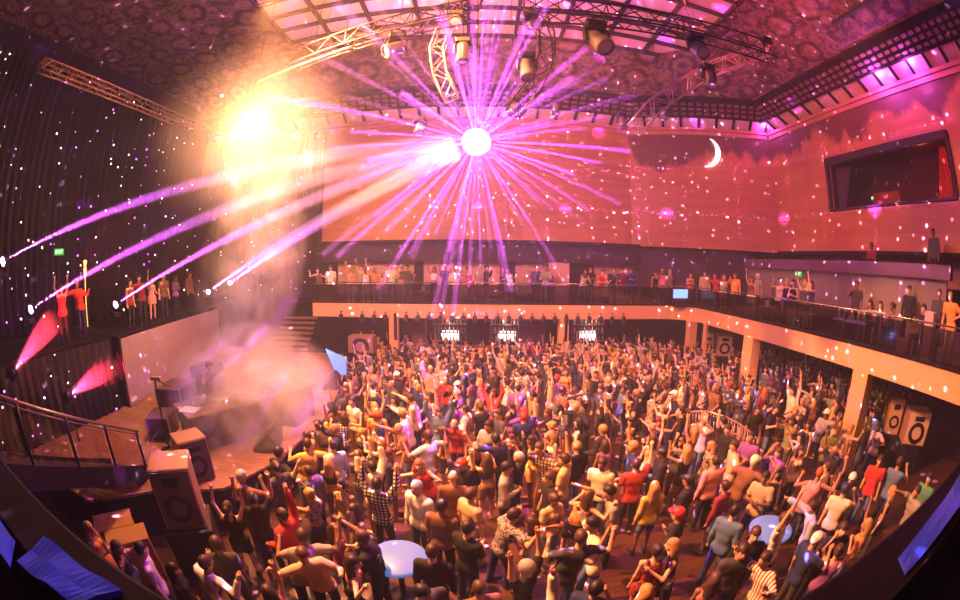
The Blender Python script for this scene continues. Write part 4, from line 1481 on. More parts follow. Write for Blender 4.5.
# ------------------------------------------------------------------ loudspeakers
def speaker(loc, size, rz, label, front=(.10, .06, .07), name='loudspeaker'):
    r = new_empty(name, loc, rz); tag(r, label, 'speaker')
    w, d, h = size
    MB().box((0, 0, h / 2), (w, d, h), bevel=.02).build('cabinet', mat('speaker_box', (.30, .18, .11), .6, noise=.2), r)
    f = MB(); f.box((0, -d / 2 - .008, h * .5), (w * .9, .02, h * .92), bevel=.005); f.build('baffle', mat('speaker_front_%d' % int(front[0] * 100), front, .6), r)
    MB().box((0, -d / 2 - .025, h * .80), (w * .42, .03, h * .14), bevel=.01).box((0, -d / 2 - .045, h * .80), (w * .30, .02, h * .05)).build('horn', BLACKM, r)
    MB().lathe((0, -d / 2 - .02, h * .38), [(w * .34, 0), (w * .33, .02), (w * .28, .012), (w * .1, -.02), (0, .0)], 24, rot=rot_to((0, -1, 0))).build('woofer', BLACKM, r)
    return r


speaker((-4.95, 4.12, 1.12), (.78, .74, 1.18), math.radians(38), 'big pale topped loudspeaker standing tilted to the crowd at the stage corner')
t = MB().box((-4.95, 4.12, .555), (.95, .9, 1.11), rz=math.radians(38), bevel=.02).build('subwoofer', mat('sub_box', (.02, .016, .016), .6)); tag(t, 'black subwoofer under the big loudspeaker at the stage corner', 'speaker')
speaker((-5.75, 5.55, 1.1), (.70, .62, .95), math.radians(60), 'second loudspeaker standing on the stage behind the pale topped one')
speaker((12.1, 16.6, 1.15), (.85, .7, 1.05), math.radians(-25), 'large light faced loudspeaker under the balcony beside the corner column', (.58, .42, .30))
speaker((11.25, 16.9, 1.15), (.6, .7, 1.1), math.radians(-25), 'narrow loudspeaker left of the light faced one under the balcony', (.5, .34, .24))
speaker((12.35, 4.6, .9), (.95, .7, 1.0), math.radians(-50), 'light faced loudspeaker under the near side balcony', (.58, .42, .30))
speaker((12.3, 5.65, .9), (.6, .6, 1.1), math.radians(-50), 'tall narrow loudspeaker beside the light faced one under the near balcony', (.45, .30, .2))
for (x, y, rz) in ((11.75, 16.75, -.35), (12.35, 5.1, 1.1)):
    hh = 1.15 if y > 10 else .9
    t = MB().box((x, y, hh / 2), (1.9, .8, hh), rz=rz, bevel=.02).build('speaker_plinth', DARK); tag(t, 'black plinth carrying the loudspeakers ' + ('by the corner column' if y > 10 else 'under the near side balcony'), 'plinth')

# ------------------------------------------------------------------ stage things
tbl = new_empty('dj_desk', (-6.0, 8.4, 1.1), math.radians(-28)); tag(tbl, 'long dark desk with pale top standing in the smoke on the stage', 'desk')
MB().box((0, 0, .90), (1.3, 4.0, .06), bevel=.01).build('tabletop', mat('desk_top', (.12, .07, .06), .5, noise=.2), tbl)
MB().box((.55, 0, .44), (.06, 3.8, .86)).build('front_panel', mat('desk_front', (.05, .03, .03), .6, noise=.3), tbl)
for y in (-1.85, 0, 1.85): MB().box((-.05, y, .44), (1.1, .08, .86)).build('side_panel', DARK, tbl)
Rt = Matrix.Rotation(math.radians(-28), 3, 'Z')
def on_desk(x, y): return Vector((-6.0, 8.4, 2.032)) + Rt @ Vector((x, y, 0))
def laptop(p, rz, lb):
    r = new_empty('laptop', p, rz); tag(r, lb, 'laptop')
    MB().box((0, 0, .012), (.24, .36, .02), bevel=.004).build('keyboard_base', mat('laptop_silver', (.75, .7, .7), .4, .3), r)
    MB().box((-.14, 0, .13), (.012, .36, .24), rot=Matrix.Rotation(-.25, 3, 'Y')).build('screen', mat('laptop_lid', (.7, .68, .7), .4, .2), r)
laptop(on_desk(-.2, -1.35), math.radians(150), 'silver laptop open at the near end of the dj desk')
laptop(on_desk(.15, .4), math.radians(150), 'silver laptop open in the middle of the dj desk')
t = MB().box(on_desk(.1, -1.75) + Vector((0, 0, .005)), (.5, .4, .012), rz=.2).build('paper_sheet', mat('white_paper', (.85, .75, .72), .7)); tag(t, 'white sheet of paper at the near corner of the dj desk', 'paper')
cupm = MB().lathe((0, 0, 0), [(0, 0), (.03, 0), (.04, .12), (.036, .12), (.028, .01), (0, .01)], 10).mesh('cup', mat('shiny_cup', (.85, .7, .65), .15, .6))  # cups added to give the sparkle of the gear on the desk
for i in range(7):
    o = link('cup', cupm); o.location = on_desk(.38, -1.2 + i * .42); tag(o, 'bright metal cup added for glitter along the front edge of the dj desk', 'cup', 'cups on the dj desk')
def deck(p, rz, lb):
    r = new_empty('turntable', p, rz); tag(r, lb, 'turntable')
    MB().box((0, 0, .05), (.36, .45, .09), bevel=.01).build('plinth', mat('deck_grey', (.3, .28, .3), .4, .5), r)
    MB().lathe((0, .03, .095), [(0, .02), (.155, .02), (.165, .01), (.165, 0)], 24).build('platter', STEEL, r)
    MB().tube([(.14, .17, .12), (.13, 0, .125), (.09, -.07, .12)], .008, 6).build('tonearm', STEEL, r)
deck(on_desk(.05, -.75), math.radians(-28), 'turntable on the dj desk between the paper and the mixer')
deck(on_desk(.05, 1.15), math.radians(-28), 'turntable at the far end of the dj desk')
r = new_empty('mixer', on_desk(.05, -.15), math.radians(-28)); tag(r, 'mixer with rows of bright knobs on the dj desk', 'mixer')
MB().box((0, 0, .05), (.36, .34, .10), bevel=.01).build('case', BLACKM, r)
kb = MB().lathe((0, 0, 0), [(.014, 0), (.012, .025), (0, .025)], 8).mesh('knob', mat('bright_knob', (.8, .7, .65), .3, .3))
for i in range(5):
    for j in range(4): link('knob', kb, r).location = (-.13 + i * .065, -.1 + j * .065, .10)
# drum kit glittering behind the desk
dk = new_empty('drum_kit', (-7.3, 10.6, 1.1), .4); tag(dk, 'drum kit with bright cymbals half lost in the smoke behind the desk', 'drum kit')
BR = mat('brass_cymbal', (.85, .6, .3), .25, .9); DS = mat('drum_shell', (.45, .12, .10), .3)
for (x, y, z, rr, hh, nm) in ((0, 0, .32, .30, .42, 'bass_drum'),):
    MB().lathe((x, y, z), [(0, -hh / 2), (rr, -hh / 2), (rr, hh / 2), (0, hh / 2)], 24, rot=rot_to((1, 0, 0))).build(nm, DS, dk)
for (x, y, z, rr, hh, nm) in ((-.1, -.22, .78, .15, .2, 'tom_drum'), (-.1, .22, .78, .16, .2, 'tom_drum'), (-.45, .6, .45, .2, .4, 'floor_tom'), (-.5, -.45, .6, .17, .15, 'snare_drum')):
    MB().lathe((x, y, z), [(0, -hh / 2), (rr, -hh / 2), (rr, hh / 2), (0, hh / 2 - .01)], 20).build(nm, DS, dk)
    MB().tube([(x, y, z - hh / 2), (x, y, 0)], .015, 6).build('drum_stand', STEEL, dk)
for (x, y, z, rr) in ((.15, -.7, 1.15, .24), (.15, .7, 1.2, .26), (-.5, -.8, .95, .18), (-.2, 1.0, 1.3, .22)):
    MB().lathe((x, y, z), [(0, .03), (.04, .02), (rr, -.02), (rr, -.025), (0, -.005)], 24, rot=Matrix.Rotation(.2, 3, 'Y')).build('cymbal', BR, dk)
    MB().tube([(x, y, z + .05), (x, y, 0)], .012, 6).build('cymbal_stand', STEEL, dk)
# wedges and boxes on the stage
for (x, y, rz, lb) in ((-5.0, 9.3, -.1, 'black stage monitor wedge at the lip right of the desk'), (-5.1, 12.6, .3, 'black stage monitor wedge at the far end of the stage lip'), (-4.95, 7.6, .3, 'black stage monitor wedge in front of the smoky desk')):
    R = Matrix.Rotation(rz, 3, 'Z'); b = Vector((x, y, 1.102))
    vs = [b + R @ Vector(v) for v in ((-.3, -.45, 0), (.3, -.45, 0), (.3, .45, 0), (-.3, .45, 0), (-.3, -.45, .12), (.14, -.45, .48), (.14, .45, .48), (-.3, .45, .12), (.3, -.45, .3), (.3, .45, .3))]
    t = MB().add(vs, [(3, 2, 1, 0), (0, 1, 8, 5, 4), (3, 7, 6, 9, 2), (4, 5, 6, 7), (5, 8, 9, 6), (1, 2, 9, 8), (0, 4, 7, 3)]).build('stage_monitor', mat('wedge_black', (.03, .025, .025), .7)); tag(t, lb, 'stage monitor')
# boom stand with a small lamp bar
bs = new_empty('lamp_stand', (-7.3, 6.25, 1.1)); tag(bs, 'thin black stand with a small bar lamp on top behind the loudspeakers', 'stand')
MB().tube([(0, 0, .02), (0, 0, 1.75)], .025, 8).build('pole', BLACKM, bs)
MB().lathe((0, 0, 0), [(0, 0), (.22, 0), (.22, .02), (.03, .04), (0, .04)], 20).build('base', BLACKM, bs)
MB().box((.06, 0, 1.78), (.30, .12, .08), rz=.3, bevel=.01).build('lamp_head', mat('dull_brass', (.5, .36, .2), .4, .6), bs)
MB().tube([(.1, .02, 1.73), (.42, .14, 1.60)], .022, 8).build('arm', mat('dull_brass', (.5, .36, .2)), bs)
# stacked cases behind
for (x, y, z, sx, sy, sz, rz, lb) in ((-8.8, 8.4, 1.102, .9, 1.2, .9, .3, 'dark equipment case on the stage in front of the grey platform'), (-8.6, 9.9, 1.102, .8, .9, 1.2, .1, 'taller dark equipment case behind the first on the stage'), (-8.1, 6.9, 1.102, .7, .9, .6, .5, 'low dark equipment case near the lamp stand')):
    r = new_empty('equipment_case', (x, y, z), rz); tag(r, lb, 'case')
    MB().box((0, 0, sz / 2), (sx, sy, sz), bevel=.015).build('body', mat('case_dark', (.07, .04, .045), .6, noise=.3), r)
    for i in (-1, 1):
        for j in (-1, 1): MB().box((i * sx / 2, j * sy / 2, sz / 2), (.04, .04, sz)).build('corner_edge', STEEL, r)
# orange lit wooden boxes by the near stairs
for (x, y, w, lb) in ((-6.45, 3.2, .55, 'tall wooden box lit orange below the stairs, the outer one'), (-5.85, 3.05, .5, 'tall wooden box lit orange below the stairs, the one nearer the loudspeaker')):
    r = new_empty('wooden_box', (x, y, 0), -.6); tag(r, lb, 'box')
    MB().box((0, 0, .5), (w, .9, 1.0), bevel=.02).build('body', mat('orange_wood', (.45, .20, .09), .5, noise=.25), r)
    MB().box((0, 0, 1.01), (w + .04, .94, .03), bevel=.01).build('lid', mat('box_lid', (.5, .24, .12), .5, noise=.2), r)
# panels: grey screen on the platform front, blue strip, small cabs at the back-left
dd = (pb - pa).normalized(); nn_ = Vector((dd.y, -dd.x, 0))
t = MB().box(((pa + pb) / 2 + nn_ * .05 + Vector((0, 0, 2.2))), (.06, (pb - pa).length - .1, 2.15), rz=math.atan2(dd.y, dd.x) - math.pi / 2).build('grey_screen', mat('grey_screen', (.34, .24, .27), .6, noise=.1)); tag(t, 'wide grey screen panel covering the platform front behind the stage', 'screen')
bp = at_z(336, 374, 1.102)
t = MB().add([bp + Vector(v) for v in ((.0, 0, 0), (.42, 0, 0), (.42, .1, .62), (-.42, .1, .95), (.0, .08, 0), (.42, .08, 0), (.42, .18, .62), (-.42, .18, .95))], [(0, 1, 2, 3), (7, 6, 5, 4), (0, 4, 5, 1), (1, 5, 6, 2), (2, 6, 7, 3), (3, 7, 4, 0)]).build('blue_light_panel', mat('blue_panel', (.1, .2, .7), .4, emit=(.16, .30, 1.0), strength=1.1)); tag(t, 'slanted panel glowing blue at the back of the stage by the crowd', 'light panel')
lamp('blue_spill_light', 'POINT', bp + Vector((-.4, -.3, .9)), 30, (.25, .3, 1), size=.1)
speaker((-5.3, 17.2, 1.35), (1.2, .7, .75), 0.0, 'pink lit cabinet at the back of the stage under the balcony', (.3, .16, .14))
t = MB().box((-5.3, 17.2, .675), (1.3, .8, 1.34), bevel=.02).build('cabinet_plinth', DARK); tag(t, 'dark plinth under the pink lit cabinet', 'plinth')

# ------------------------------------------------------------------ floor furniture
def glow_table(x, y, label, e=2.2):
    r = new_empty('round_table', (x, y, 0)); tag(r, label, 'table')
    MB().lathe((0, 0, 1.05), [(0, 0), (.42, 0), (.45, -.03), (.44, -.07), (0, -.07)], 32).build('tabletop', mat('table_glow_blue', (.10, .16, .34), .35, emit=(.16, .38, 1.0), strength=.38), r)
    MB().tube([(0, 0, .98), (0, 0, .03)], .05, 12).build('pedestal', BLACKM, r)
    MB().lathe((0, 0, 0), [(.30, 0), (.30, .02), (.06, .05), (0, .05)], 24).build('foot', BLACKM, r)
glow_table(-1.18, 4.5, 'round high table with a glowing pale blue top among the near dancers')
glow_table(5.0, 4.05, 'round high table with a bright blue top in the right part of the crowd')
# curved ornamental barrier
bar = new_empty('curved_barrier', (7, 9, 0)); tag(bar, 'curved dark metal barrier with slanted bars standing in the crowd', 'barrier')
bp_ = [(690, 412), (702, 411), (714, 413), (726, 417), (738, 423), (748, 430), (756, 438)]
pts = [at_z(px, py, 1.1) for px, py in bp_]
off = Vector((7, 9, 0))
MB().tube([p - off for p in pts], .03, 8).build('top_rail', TRP, bar)
MB().tube([Vector((p.x, p.y, .12)) - off for p in pts], .03, 8).build('bottom_rail', TRP, bar)
gb = MB()
for a, b in zip(pts[:-1], pts[1:]):
    for k in range(4):
        p, q = a.lerp(b, k / 4), a.lerp(b, min(1, (k + 1.6) / 4))
        gb.tube([Vector((p.x, p.y, 1.1)) - off, Vector((q.x, q.y, .12)) - off], .014, 5)
gb.build('slanted_bars', TRP, bar)

# bar under the back balcony
for (x0, x1, lb) in ((-3.2, 1.9, 'dark bar counter under the back balcony, between the two front columns'), (4.6, 8.6, 'dark bar counter under the back balcony, right of the middle column')):
    r = new_empty('bar_counter', ((x0 + x1) / 2, 20.0, 0)); tag(r, lb, 'bar')
    MB().box((0, 0, .55), (x1 - x0, .5, 1.1)).build('body', mat('bar_front', (.06, .03, .03), .5), r)
    MB().box((0, 0, 1.12), (x1 - x0 + .1, .62, .05), bevel=.01).build('countertop', mat('bar_top', (.16, .09, .07), .3), r)
BOT = [mat('bottle_clear', (.75, .75, .7), .1, spec=.8), mat('bottle_green', (.1, .3, .12), .1, spec=.8), mat('bottle_amber', (.45, .2, .05), .1, spec=.8)]
bproto = []
for m_ in BOT:
    r = MB().lathe((0, 0, 0), [(0, 0), (.045, 0), (.045, .2), (.018, .26), (.016, .33), (0, .33)], 10).mesh('bottle', m_); bproto.append(r)
for (px, py, lb) in ((450, 331, 'left'), (507, 331, 'middle'), (588, 331, 'right')):
    c = at_y(px, py, 21.2)
    r = new_empty('bottle_shelf', (c.x, 21.1, 1.15)); tag(r, 'lit back bar shelf with bottles under the back balcony, the %s one' % lb, 'shelf')
    MB().box((0, .14, .05), (1.9, .04, 2.4)).build('backboard', mat('bar_board', (.10, .05, .06), .4), r)
    MB().box((0, .10, .32), (.95, .03, .52)).build('light_panel', mat('bar_light', (1, .9, .85), .5, emit=(1, .78, .82), strength=2.6), r)
    for k in range(3): MB().box((0, 0, .02 + k * .46), (1.9, .24, .03)).build('shelf', mat('shelf_board', (.2, .12, .1), .4), r)
    for k in range(3):
        for i in range(9):
            o = link('bottle', bproto[rng.randrange(3)]); o.location = (c.x - .82 + i * .205 + rng.uniform(-.03, .03), 21.08, 1.187 + k * .46)
            tag(o, 'small bottle standing on the %s lit back bar shelf' % lb, 'bottle', 'bottles on the %s back bar shelf' % lb)
    lamp('bar_light', 'POINT', (c.x, 20.75, 2.3), 26, (1, .6, .65), size=.1)
    for i in range(8):
        pass

# ------------------------------------------------------------------ balcony furniture
def sofa(p, rz, w, label, c=(.55, .42, .38)):
    r = new_empty('sofa', p, rz); tag(r, label, 'sofa')
    m_ = mat('sofa_%d' % int(c[0] * 100), c, .7)
    MB().box((0, 0, .22), (w, .75, .36), bevel=.04).build('seat', m_, r)
    MB().box((0, .32, .55), (w, .14, .5), bevel=.04).build('backrest', m_, r)
def low_table(p, label, w=1.0, glow=None):
    r = new_empty('low_table', p); tag(r, label, 'table')
    MB().box((0, 0, .55), (w, .5, .04), bevel=.01).build('tabletop', mat('white_table' if glow is None else 'lit_table', (.75, .7, .72), .4, emit=glow, strength=.6 if glow else 0), r)
    for i in (-1, 1):
        for j in (-1, 1): MB().box((i * (w / 2 - .05), j * .2, .265), (.04, .04, .53)).build('leg', BLACKM, r)
def bucket(p, label):
    r = new_empty('ice_bucket', p); tag(r, label, 'bucket')
    MB().lathe((0, 0, 0), [(0, 0), (.09, 0), (.12, .22), (.125, .23), (.11, .22), (0, .06)], 16).build('pail', mat('white_bucket', (.85, .8, .85), .3, emit=(.7, .6, .9), strength=.35), r)
    MB().lathe((.03, 0, .1), [(0, 0), (.035, 0), (.035, .14), (.014, .2), (.014, .27), (0, .27)], 10, rot=Matrix.Rotation(.35, 3, 'Y')).build('bottle', BOT[1], r)
bx = lambda px, Y: at_y(px, 290, Y).x
BZ = 3.462
for (px, Y, lb) in ((428, 18.6, 'white topped low table with bucket, on the back balcony left of centre'), (520, 18.6, 'white topped low table beside the two women on the back balcony'), (606, 18.5, 'low table in front of the seated group on the back balcony')):
    low_table((bx(px, Y), Y, BZ), lb)
    bucket((bx(px, Y) - .2, Y, BZ + .572), 'small white ice bucket on the back balcony, ' + ('left of centre' if px < 450 else 'beside the two women' if px < 560 else 'by the seated group'))
for (px, Y, w, lb) in ((455, 19.5, 1.6, 'pale sofa behind the low table on the back balcony'), (552, 19.5, 1.3, 'pale sofa by the beige partition on the back balcony'), (622, 18.7, 1.4, 'brown bench front at the rail of the back balcony')):
    sofa((bx(px, Y), Y, BZ), 0, w, lb)
tv = at_y(680, 292, 17.25)
r = new_empty('blue_screen', (tv.x, 17.2, 3.9)); tag(r, 'small monitor glowing blue behind the back balcony railing', 'screen')
MB().box((0, 0, .23), (.92, .06, .50), bevel=.01).build('frame', BLACKM, r)
MB().box((0, -.035, .23), (.84, .01, .42)).build('display', mat('blue_display', (.2, .5, .9), .3, emit=(.25, .55, 1.0), strength=1.1), r)
MB().box((0, .0, -.22), (.5, .3, .42)).build('stand', BLACKM, r)
t = MB().box((bx(560, 18.9), 19.2, BZ + .98), (1.0, .12, 1.94), bevel=.01).build('beige_partition', mat('beige_panel', (.60, .38, .28), .7)); tag(t, 'upright beige partition panel on the back balcony', 'partition')
# side balcony: bar-like table with bottles and glasses, sofas, ledge
st2 = new_empty('side_table', (11.2, 7.6, BZ)); tag(st2, 'table covered with bottles and glasses behind the side balcony rail', 'table')
MB().box((0, 0, .58), (.55, 1.5, .05), bevel=.01).build('tabletop', mat('violet_glow_top', (.6, .5, .8), .3, emit=(.5, .3, 1.0), strength=.5), st2)
for i in (-1, 1):
    for j in (-1, 1): MB().box((i * .22, j * .68, .28), (.05, .05, .55)).build('leg', BLACKM, st2)
for i in range(9):
    o = link('bottle', bproto[0 if i % 3 else 1]); o.location = (11.05 + .18 * (i % 2), 6.95 + i * .15, BZ + .607)
    tag(o, 'bottle standing among others on the side balcony table', 'bottle', 'bottles on the side balcony table')
gm_ = MB().lathe((0, 0, 0), [(0, 0), (.03, 0), (.038, .11), (.034, .11), (.028, .01), (0, .01)], 10).mesh('glass', mat('tumbler', (.8, .75, .85), .1, spec=.8))
for i in range(6):
    o = link('glass', gm_); o.location = (11.38, 7.02 + i * .22, BZ + .607)
    tag(o, 'short glass standing in front of the bottles on the side balcony table', 'glass', 'glasses on the side balcony table')
for (x, y, rz, w, lb, c) in ((11.35, 5.05, -math.pi / 2, .9, 'pale grey sofa cube at the side balcony rail behind the seated women', (.42, .34, .36)), (11.4, 3.35, -math.pi / 2, 1.1, 'pale sofa on the side balcony right of the lilac plinth', (.50, .40, .40)), (12.3, 2.4, -math.pi / 2, 1.2, 'pale sofa at the far right end of the side balcony', (.55, .45, .48)), (12.2, 9.6, -math.pi / 2, 2.4, 'dark sofa against the grey wall of the side balcony', (.06, .04, .05))):
    sofa((x, y, BZ), rz, w, lb, c)
t = MB().box((10.95, 4.25, BZ + .62), (.30, .34, 1.22), bevel=.02).build('lilac_plinth', mat('lilac_pillar', (.42, .32, .42), .6)); tag(t, 'short lilac plinth standing at the side balcony rail', 'pillar')
for (y, lb) in ((13.3, 'low dark bench on the side balcony near the corner'),):
    sofa((12.3, y, BZ), -math.pi / 2, 1.5, lb, (.07, .05, .06))
low_table((11.15, 12.3, BZ), 'low table with white things near the balcony corner', .7)
bucket((11.15, 12.3, BZ + .572), 'white ice bucket on the low table near the balcony corner')
low_table((11.3, 9.9, BZ), 'low table behind the women leaning on the side balcony', .6)

# exit signs
def exit_sign(c, n, w, label, txt=True):
    c, n = Vector(c), Vector(n).normalized(); x = Vector((-n.y, n.x, 0)); rz = math.atan2(x.y, x.x)
    r = new_empty('exit_sign', c, rz); tag(r, label, 'sign')
    MB().box((0, 0, 0), (w, .05, w * .5), bevel=.008).build('housing', mat('sign_face', (.02, .12, .03), .5, emit=(.05, .9, .15), strength=.5), r)
    cu = bpy.data.curves.new('lettering', 'FONT'); cu.body = 'EXIT'; cu.size = w * .38; cu.align_x = 'CENTER'; cu.align_y = 'CENTER'; cu.extrude = .004
    cu.materials.append(mat('sign_letters', (.4, 1, .4), .5, emit=(.35, 1, .4), strength=3))
    o = bpy.data.objects.new('lettering', cu); COL.objects.link(o)
    me = bpy.data.meshes.new_from_object(o.evaluated_get(bpy.context.evaluated_depsgraph_get())); bpy.data.objects.remove(o)
    o = link('lettering', me, r); o.location = (0, -.032, 0); o.rotation_euler = (math.pi / 2, 0, 0)
exit_sign((13.06, 12.25, 5.37), (-1, 0, 0), .42, 'green exit sign above the women on the side balcony')
exit_sign(at_x(59, 252, -15.4), (1, -.2, 0), .5, 'green exit sign on the dark star cloth at far left')
exit_sign(at_x(874, 198, 16.6), (-1, 0, 0), .34, 'green exit sign inside the dark wall window')
# yellow lit figure-like lamp on the far left
p = at_x(85, 269, -14.6)
t = MB().tube([(p.x, p.y, 3.355), (p.x, p.y, p.z - .3)], .02, 6).lathe(p, [(0, -.35), (.05, -.3), (.08, 0), (.05, .1), (.10, .3), (0, .34)], 10).build('yellow_lamp', mat('yellow_glow', (1, .7, .2), .5, emit=(1, .6, .15), strength=1.5)); tag(t, 'small yellow lamp glowing in front of the star cloth', 'lamp')

# window dressing
for (y0, y1, m_, lb) in ((10.6, 11.6, mat('dark_drape', (.06, .03, .06), .9), 'dark drape gathered at the left side of the wall window'), (4.75, 5.6, mat('red_drape', (.55, .06, .04), .7), 'bright red drape pulled aside at the right of the wall window')):
    vs, fs = [], []; n = 24
    for i in range(n + 1):
        t_ = i / n
        for j in range(7):
            z = WZ0 + .04 + (WZ1 - WZ0 - .2) * j / 6
            k = (1 - .65 * (1 - j / 6)) if y0 > 9 else (.45 + .55 * (1 - j / 6))
            y = (y1 - (y1 - y0) * t_ * k) if y0 > 9 else (y0 + (y1 - y0) * t_ * k)
            for o_ in (0, .02): vs.append((15.75 + .06 * math.sin(t_ * 40) + o_, y, z))
    W = 14
    for i in range(n):
        for j in range(6):
            a = i * W + 2 * j
            fs += [(a, a + W, a + W + 2, a + 2), (a + 1, a + 3, a + W + 3, a + W + 1)]
    t = MB().add(vs, fs, True).build('drape', m_); tag(t, lb, 'drape')
lamp('alcove_red_light', 'POINT', (16.4, 6.3, 9.9), 70, (1, .12, .06), size=.1)
t = MB().box((16.0, 8.6, WZ0 + .31), (.4, 1.6, .6), bevel=.02).build('lighting_desk', mat('desk_red', (.2, .03, .02), .5)); tag(t, 'dark control desk standing inside the wall window', 'desk')

# smoke column over the stage
def smoke(name, c, size, dens, label, scale=1.1, color=(.95, .85, .85), lo=.42, hi=.75, slant=(0, 0), power=1.0):
    mb = MB(); n = 16
    prof = [(0, -1), (.5, -.93), (.85, -.6), (1, 0), (.85, .6), (.5, .93), (0, 1)]
    vs = []
    for (r, z) in prof:
        for k in range(n):
            a = 2 * math.pi * k / n
            vs.append((r * size[0] * math.cos(a) + slant[0] * z, r * size[1] * math.sin(a) + slant[1] * z, z * size[2]))
    fs = [(i * n + k, i * n + (k + 1) % n, (i + 1) * n + (k + 1) % n, (i + 1) * n + k) for i in range(len(prof) - 1) for k in range(n)]
    m = bpy.data.materials.new(name); nt = nt_of(m); nt.nodes.remove(nt.nodes['Principled BSDF']); L = nt.links.new
    tc = nt.nodes.new('ShaderNodeTexCoord'); nz = nt.nodes.new('ShaderNodeTexNoise'); nz.inputs['Scale'].default_value = scale; nz.inputs['Detail'].default_value = 5; nz.inputs['Distortion'].default_value = .8
    # position relative to the slanted axis
    sx = nt.nodes.new('ShaderNodeSeparateXYZ'); L(tc.outputs['Object'], sx.inputs[0]); L(tc.outputs['Object'], nz.inputs['Vector'])
    def mth(op, a, b=None):
        q = nt.nodes.new('ShaderNodeMath'); q.operation = op
        for i, v in enumerate((a, b)):
            if v is None: continue
            if isinstance(v, (int, float)): q.inputs[i].default_value = v
            else: L(v, q.inputs[i])
        return q.outputs[0]
    zn = mth('DIVIDE', sx.outputs[2], size[2])
    xn = mth('DIVIDE', mth('SUBTRACT', sx.outputs[0], mth('MULTIPLY', zn, slant[0])), size[0])
    yn = mth('DIVIDE', mth('SUBTRACT', sx.outputs[1], mth('MULTIPLY', zn, slant[1])), size[1])
    r2 = mth('ADD', mth('ADD', mth('MULTIPLY', xn, xn), mth('MULTIPLY', yn, yn)), mth('MULTIPLY', zn, zn))
    fall = mth('POWER', mth('MAXIMUM', mth('SUBTRACT', 1.0, r2), 0.0), power)
    mr = nt.nodes.new('ShaderNodeMapRange'); mr.inputs['From Min'].default_value = lo; mr.inputs['From Max'].default_value = hi
    L(nz.outputs['Fac'], mr.inputs['Value'])
    den = mth('MULTIPLY', mth('MULTIPLY', mr.outputs['Result'], fall), dens)
    vs_ = nt.nodes.new('ShaderNodeVolumeScatter'); vs_.inputs['Color'].default_value = (*color, 1)
    L(den, vs_.inputs['Density']); L(vs_.outputs[0], nt.nodes['Material Output'].inputs['Volume'])
    me = MB().add(vs, fs, True)
    o = me.build(name, m); o.location = c
    tag(o, label, 'smoke', kind='stuff')
    return o


smoke('smoke', (-5.6, 8.2, 2.3), (2.3, 2.6, 1.7), 1.3, 'thick smoke rolling over the desk and stage lip', 1.3, lo=.40, hi=.62)
smoke('smoke', (-6.3, 9.5, 5.0), (1.7, 1.8, 3.4), .52, 'column of smoke rising from the stage towards the lamps', 1.1, slant=(.5, .5), lo=.38, hi=.62)
smoke('smoke', tuple(KEY + Vector((-.1, .3, -.4))), (3.6, 3.4, 2.9), .13, 'glowing cloud of smoke around the blazing lamp', .9, lo=.15, hi=.7, power=1.6)

# ------------------------------------------------------------------ the crowd
def lipx(y):
    pts = [(-10, -3.2), (3.0, -4.0), (4.9, -4.2), (5.2, -4.3), (6.9, -4.15), (9.6, -4.05), (12.2, -4.4), (14.6, -5.0), (17.6, -5.9), (30, -6)]
    for (a, b), (c, d) in zip(pts[:-1], pts[1:]):
        if a <= y <= c: return b + (d - b) * (y - a) / (c - a)
    return -4


